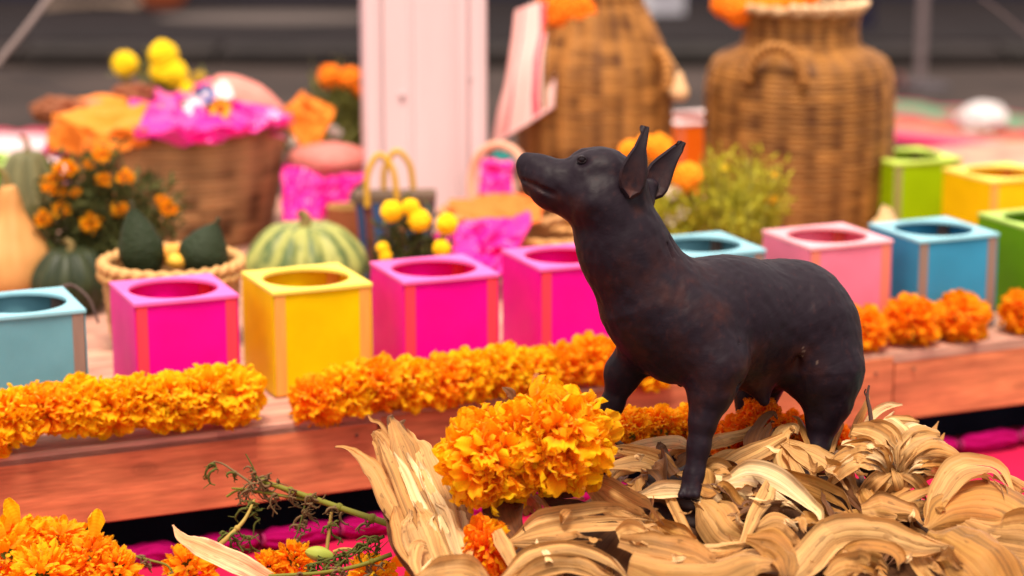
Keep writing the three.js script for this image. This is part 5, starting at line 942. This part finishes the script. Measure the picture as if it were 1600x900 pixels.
{
  const hs = [[196, 101, 18], [256, 87, 20], [250, 113, 14], [272, 116, 19], [293, 141, 13]];
  plant('yellow_flower_plant', 'tall plant with globe shaped yellow flowers behind the wide wicker basket', 262, 4.82, hs.map(([x, y]) => [x, y + 5]).concat([[310, 130], [235, 130]]), [...hs.map(([x, y, r]) => [x, y, r, yellowBloom, fuzz[x % 3]].slice(0, 3).concat([mat(0.92, 0.62, 0.01, 0.85), fuzz[x % 3]])), [311, 124, 11, mat(0.40, 0.26, 0.03, 0.8), fuzz[0]]], midLeaf, 700, 0.03, 1.1, 402);
}
{
  const hs = [[515, 120, 17], [548, 124, 17], [566, 142, 12]];
  plant('marigold_plant', 'marigold plant with round orange blooms standing beside the white post', 536, 4.80, hs.map(([x, y]) => [x, y + 6]).concat([[545, 160], [520, 190], [560, 180], [505, 200], [540, 210]]), hs.map(([x, y, r]) => [x, y, r, pomMat, fuzz[x % 3]]), midLeaf, 2600, 0.045, 1.3, 403);
}
{
  const hs = [[612, 330, 15], [642, 324, 12], [656, 344, 16], [698, 350, 15], [690, 388, 12], [598, 388, 9], [602, 400, 9]];
  plant('yellow_marigold_plant', 'small plant with yellow button blooms behind the second magenta lantern', 645, 3.70, hs.map(([x, y]) => [x, y + 5]).concat([[625, 380], [660, 390], [640, 400]]), hs.map(([x, y, r]) => [x, y, r, mat(0.95, 0.56, 0.006, 0.8), fuzz[x % 3]]), darkLeaf, 1300, 0.026, 0.9, 404);
}
{
  const tops = []; seed(92); for (let i = 0; i < 26; i++) tops.push([rr(1095, 1222), rr(244, 330), rr(-0.06, 0.06)]);
  plant('feathery_plant', 'bright yellow green feathery plant in front of the larger wicker jug', 1150, 4.02, tops, [[1205, 312, 9, mat(0.95, 0.50, 0.01, 0.8), smallShapes[0]], [1212, 274, 6, mat(0.95, 0.55, 0.01, 0.8), smallShapes[1]], [1132, 262, 6, mat(0.85, 0.6, 0.03, 0.8), smallShapes[0]]], limeLeaf, 3600, 0.024, 0.75, 405, mat(0.26, 0.24, 0.05, 0.8));
}
{
  const tops = []; for (let i = 0; i < 14; i++) tops.push([rr(1005, 1085), rr(300, 380), rr(-0.04, 0.04)]);
  const wf = mat(0.88, 0.74, 0.66, 0.7), or = mat(0.95, 0.30, 0.01, 0.8);
  plant('flowering_plant', 'leafy plant with white and orange blooms behind the dog figurine\'s neck', 1045, 4.0, tops, [[1046, 342, 14, wf, smallShapes[0]], [1066, 332, 11, wf, smallShapes[1]], [1050, 300, 14, wf, smallShapes[0]], [1074, 276, 20, or, fuzz[0]], [1030, 232, 20, or, fuzz[1]], [985, 236, 16, or, fuzz[2]], [1010, 226, 14, or, fuzz[0]]], limeLeaf, 1900, 0.034, 1.2, 406);
}
{
  const wf = mat(0.88, 0.76, 0.72, 0.7);
  plant('white_flower_plant', 'low plant with small white flowers between the wide basket and white post', 492, 4.55, [[464, 214], [484, 210], [522, 204], [505, 220]], [[464, 222, 12, wf, smallShapes[0]], [486, 212, 12, wf, smallShapes[1]], [523, 206, 11, wf, smallShapes[0]], [474, 236, 9, wf, smallShapes[1]]], midLeaf, 500, 0.03, 1.1, 407);
}
// ---- gourds and squashes
function gourdGeometry(prof, ribs, depth, k, colour) { return revolve(prof, 60, 120, (u, v) => -depth * Math.pow(Math.abs(Math.cos(v * Math.PI * ribs)), 4) * Math.sin(Math.PI * u) + 0.002 * noise3(u * 4, Math.cos(v * 6.28) * 2, Math.sin(v * 6.28) * 2 + k), colour); }
{
  const p = deckAt(22, 3.86), t = thing('bottle_gourd', 'tan bottle shaped gourd standing behind the pale blue lantern', 'gourd', p);
  part('gourd_body', gourdGeometry([[0.001, 0], [0.04, 0.004], [0.068, 0.04], [0.066, 0.085], [0.046, 0.125], [0.026, 0.160], [0.018, 0.19], [0.012, 0.205], [0.001, 0.208]], 9, 0.0, 3, (u, v) => { const n = fbm(u * 6, Math.cos(v * 6.28) * 3, Math.sin(v * 6.28) * 3, 3); return [0.56 + 0.12 * n, 0.27 + 0.08 * n, 0.085 + 0.04 * n]; }), mat(1, 1, 1, 0.5, { vertexColors: true }), t);
  part('gourd_stalk', tube([V(0, 0.2, 0), V(-0.006, 0.225, 0), V(-0.02, 0.24, 0.0)], 0.007, 0.004, 12, 8), mat(0.20, 0.15, 0.05, 0.8), t);
  const mk = (name, label, px, D, R, H, ribs, c0, c1, lift = 0) => {
    const q = deckAt(px, D), s = thing(name, label, 'squash', q);
    part('squash_body', gourdGeometry([[0.001, 0.01 * H], [R * 0.6, 0], [R * 0.98, H * 0.36], [R * 0.93, H * 0.66], [R * 0.55, H * 0.95], [R * 0.12, H * 0.97], [0.001, H * 0.94]], ribs, R * 0.10, px, (u, v) => { const b = Math.abs(Math.cos(v * Math.PI * ribs)), n = fbm(u * 12, v * 60, px, 4), f = clamp(sstep(0.2, 0.9, b) * 0.9 + 1.5 * n + 0.3 * noise3(u * 40, v * 120, 2) + (u - 0.55) * 0.5); return [0, 1, 2].map((i) => lerp(c1[i], c0[i], f)); }), mat(1, 1, 1, 0.45, { vertexColors: true }), s);
    part('squash_stem', tube([V(0, H * 0.94, 0), V(0.002, H * 1.06, 0), V(-0.008, H * 1.14, 0.004)], R * 0.11, R * 0.07, 12, 9), mat(0.24, 0.17, 0.06, 0.8), s);
  };
  mk('striped_squash', 'pale green squash with darker stripes behind the yellow lantern', 478, 3.86, 0.107, 0.142, 12, [0.36, 0.37, 0.10], [0.085, 0.13, 0.038]);
  mk('dark_squash', 'dark green squash half hidden by the orange marigold plant beside the palm basket', 112, 3.80, 0.068, 0.11, 10, [0.020, 0.030, 0.014], [0.035, 0.045, 0.018]);
  mk('dark_squash', 'dull green squash behind the tan bottle gourd', 52, 4.35, 0.062, 0.19, 9, [0.11, 0.11, 0.05], [0.17, 0.16, 0.07]);
}
// ---- the palm basket
{
  const p = deckAt(269, 3.56), t = thing('palm_basket', 'round coiled palm basket holding two dark avocados behind the first magenta lantern', 'basket', p), cols = [[0.30, 0.15, 0.05], [0.66, 0.37, 0.14]];
  part('woven_body', wicker([[0.092, 0], [0.100, 0.03], [0.107, 0.09], [0.108, 0.135]], 17, 40, 0.0022, cols, 23), wickMat, t);
  part('rim', rope(0.108, 0.0085, 190, 220), mat(0.60, 0.33, 0.12, 0.7), t, V(0, 0.137, 0)); part('rim', rope(0.110, 0.007, 190, 220), mat(0.50, 0.27, 0.09, 0.7), t, V(0, 0.121, 0));
  part('basket_floor', new THREE.CylinderGeometry(0.1, 0.095, 0.06, 36).translate(0, 0.034, 0), mat(0.20, 0.10, 0.04, 0.9), t);
  const av = (label, px, py, D, h, w, rot) => { const a = thing('avocado', label, 'avocado', at(px, py, D)); const o = part('avocado_body', (() => { const g = revolve([[0.001, -h * 0.5], [w * 0.7, -h * 0.42], [w, -h * 0.12], [w * 0.74, h * 0.16], [w * 0.24, h * 0.42], [0.001, h * 0.5]], 36, 32, (u, v) => 0.0012 * fbm(u * 20, v * 30, 3)); g.scale(1, 1, 0.8); return g; })(), mat(0.018, 0.030, 0.010, 0.55, { bumpMap: skinBump, bumpScale: 0.002 }), a); o.rotation.z = rot; const s = part('avocado_stalk', new THREE.CylinderGeometry(0.004, 0.005, 0.016, 10), mat(0.05, 0.045, 0.02, 0.8), a, V(-Math.sin(rot) * h * 0.5, Math.cos(rot) * h * 0.5, 0)); s.rotation.z = rot; };
  av('dark green avocado standing upright in the palm basket, taller of the two', 218, 378, 3.54, 0.118, 0.036, 0.16); av('dark green avocado in the palm basket with its stalk up, rounder of the two', 322, 388, 3.54, 0.092, 0.040, -0.42);
  lump('guava', 'yellow and red guava between the two avocados in the palm basket', 'fruit', 270, 396, 3.58, 0.020, 0.016, 0.018, mat(0.85, 0.34, 0.05, 0.5), 0.2, 4, 0.12);
  lump('guava', 'small yellow guava lying low in the palm basket', 'fruit', 276, 408, 3.53, 0.015, 0.012, 0.013, mat(0.85, 0.46, 0.05, 0.5), -0.2, 7, 0.12);
  solo('bent_wire', tube([at(88, 452, 3.34), at(112, 446, 3.36), at(138, 466, 3.36), at(154, 505, 3.36)], 0.003, 0.002, 20, 7), mat(0.09, 0.06, 0.05, 0.6), 'dark bent wire curving behind the pale blue lantern', 'wire');
}
// ---- the striped market bag
{
  const b = deckAt(618, 4.02), t = thing('market_bag', 'woven market bag with blue and brown stripes and yellow handles before the white post', 'bag', b, 0.05);
  const h = 0.165, st = [[0.020, 0.05, 0.13], [0.13, 0.03, 0.02], [0.022, 0.06, 0.15], [0.07, 0.04, 0.04], [0.02, 0.04, 0.09], [0.16, 0.06, 0.02], [0.018, 0.06, 0.14], [0.09, 0.04, 0.035], [0.035, 0.06, 0.11]];
  const face = (s) => shell((u, v) => V((u - 0.5) * lerp(0.115, 0.145, v) + 0.003 * noise3(u * 4, v * 4, s + 2), v * h - 0.006 * Math.sin(u * Math.PI) * v, s * (0.034 - 0.012 * v + 0.010 * Math.sin(u * Math.PI) * Math.sin(v * 3))), 54, 20, 0.003, (u) => st[Math.min(8, Math.floor(u * 9))], (u, v) => [u * 4, v * 5]);
  const bm = mat(1, 1, 1, 0.5, { vertexColors: true, bumpMap: clothBump, bumpScale: 0.001 });
  part('bag_side', face(1), bm, t); part('bag_side', face(-1), bm, t);
  for (const s of [-1, 1]) part('gusset', shell((u, v) => V(s * lerp(0.0575, 0.0725, v) + s * -0.008 * Math.sin(u * Math.PI), v * h, (u - 0.5) * lerp(0.068, 0.046, v)), 8, 10, 0.002), mat(0.36, 0.08, 0.04, 0.6), t);
  part('top_band', new RoundedBoxGeometry(0.146, 0.018, 0.052, 2, 0.003), mat(0.13, 0.085, 0.055, 0.6), t, V(0, h - 0.006, 0));
  part('bag_floor', new THREE.BoxGeometry(0.112, 0.004, 0.064), mat(0.2, 0.08, 0.05, 0.7), t, V(0, 0.003, 0));
  for (const [s, dx] of [[1, -0.018], [-1, 0.012]]) part('handle', tube([V(dx - 0.030, h - 0.02, s * 0.026), V(dx - 0.028, h + 0.04, s * 0.022), V(dx - 0.008, h + 0.072, s * 0.018), V(dx + 0.014, h + 0.05, s * 0.022), V(dx + 0.024, h - 0.02, s * 0.026)], 0.0055, 0.0055, 36, 9), mat(0.62, 0.34, 0.03, 0.5), t);
  const r = thing('rust_bag', 'small rust coloured bag tucked beside the striped market bag', 'bag', deckAt(545, 4.1), 0.1);
  part('bag_body', shell((u, v) => { const a = u * Math.PI * 2; return V(Math.cos(a) * lerp(0.040, 0.034, v) + 0.003 * noise3(u * 6, v * 3, 3), v * 0.125, Math.sin(a) * lerp(0.03, 0.022, v)); }, 36, 12, 0.002), mat(0.30, 0.085, 0.03, 0.7, { bumpMap: clothBump, bumpScale: 0.001 }), r);
  part('bag_trim', new THREE.TorusGeometry(0.034, 0.004, 8, 30).rotateX(Math.PI / 2).scale(1, 1, 0.66), mat(0.42, 0.22, 0.06, 0.6), r, V(0, 0.125, 0));
}
// ---- handled basket with orange cloth and magenta tissue
{
  const b = deckAt(786, 4.16), t = thing('handled_basket', 'basket with an arched handle holding orange cloth beside the dog figurine\'s snout', 'basket', b), cols = [[0.30, 0.13, 0.04], [0.62, 0.32, 0.12]];
  part('woven_body', wicker([[0.085, 0], [0.098, 0.04], [0.112, 0.10]], 12, 34, 0.0028, cols, 33), wickMat, t);
  part('rim', rope(0.113, 0.008, 150), mat(0.52, 0.26, 0.10, 0.7), t, V(0, 0.102, 0));
  part('basket_floor', new THREE.CylinderGeometry(0.1, 0.088, 0.06, 36).translate(0, 0.034, 0), mat(0.25, 0.11, 0.05, 0.9), t);
  const A = at(738, 320, 4.16).sub(b), T = at(776, 226, 4.14).sub(b), B = at(824, 292, 4.12).sub(b);
  part('handle', tube([A, at(737, 275, 4.16).sub(b), at(750, 240, 4.15).sub(b), T, at(804, 236, 4.13).sub(b), at(820, 262, 4.12).sub(b), B], 0.0085, 0.0085, 44, 10), mat(0.72, 0.36, 0.24, 0.5), t);
  draped('magenta_tissue', 'magenta tissue standing up inside the arched basket handle', 'tissue paper', [[750, 250, 0.04], [802, 252, 0.04], [800, 312, 0.02], [750, 316, 0.02]], 4.2, tissue, 0.007, 23);
  draped('teal_cloth', 'teal cloth scrap behind the arched basket handle', 'cloth', [[770, 234, 0.05], [808, 238, 0.05], [806, 256, 0.04], [772, 254, 0.04]], 4.24, mat(0.03, 0.26, 0.24, 0.8), 0.005, 2);
  draped('orange_cloth', 'orange cloth lying over the handled basket, fading to coral at its far end', 'cloth', [[702, 316, 0.06], [838, 304, 0.04], [848, 350, -0.09], [716, 372, -0.10]], 4.10, mat(0.90, 0.19, 0.035, 0.75, { bumpMap: clothBump, bumpScale: 0.0006 }), 0.013, 29);
  draped('magenta_tissue', 'glossy magenta tissue spilling from the handled basket behind the third magenta lantern', 'tissue paper', [[664, 366, 0.0], [832, 338, 0.03], [790, 428, -0.10], [700, 426, -0.10]], 3.96, tissue, 0.026, 31);
  const w = thing('small_wicker_tray', 'small wicker tray with red stitching under the dog figurine\'s chin', 'tray', deckAt(858, 4.02));
  part('woven_body', wicker([[0.052, 0], [0.058, 0.04], [0.060, 0.085]], 10, 24, 0.0024, [[0.34, 0.14, 0.04], [0.66, 0.34, 0.12]], 37), wickMat, w); part('rim', rope(0.061, 0.006, 90), mat(0.6, 0.3, 0.1, 0.7), w, V(0, 0.086, 0));
  for (let i = 0; i < 7; i++) { const a = -0.9 + i * 0.3; part('stitch', new RoundedBoxGeometry(0.005, 0.014, 0.003, 1, 0.001), mat(0.6, 0.03, 0.06, 0.7), w, V(Math.sin(a) * 0.063, 0.05 + 0.012 * (i % 2), Math.cos(a) * 0.063)).rotation.y = a; }
}
{
  const P = [at(1372, 372, 3.95), at(1384, 350, 3.95), at(1386, 332, 3.96), at(1380, 318, 3.97)];
  tag(part(numbered('corn_husk'), huskGeometry(P, pxw([30, 34, 20, 3], 3.95), { cup: 0.9, sub: P[0] }), huskMats.cream, scene, P[0]), 'cream corn husk standing between the larger wicker jug and the bright blue lantern', 'corn husk');
}

renderer.render(scene, camera);
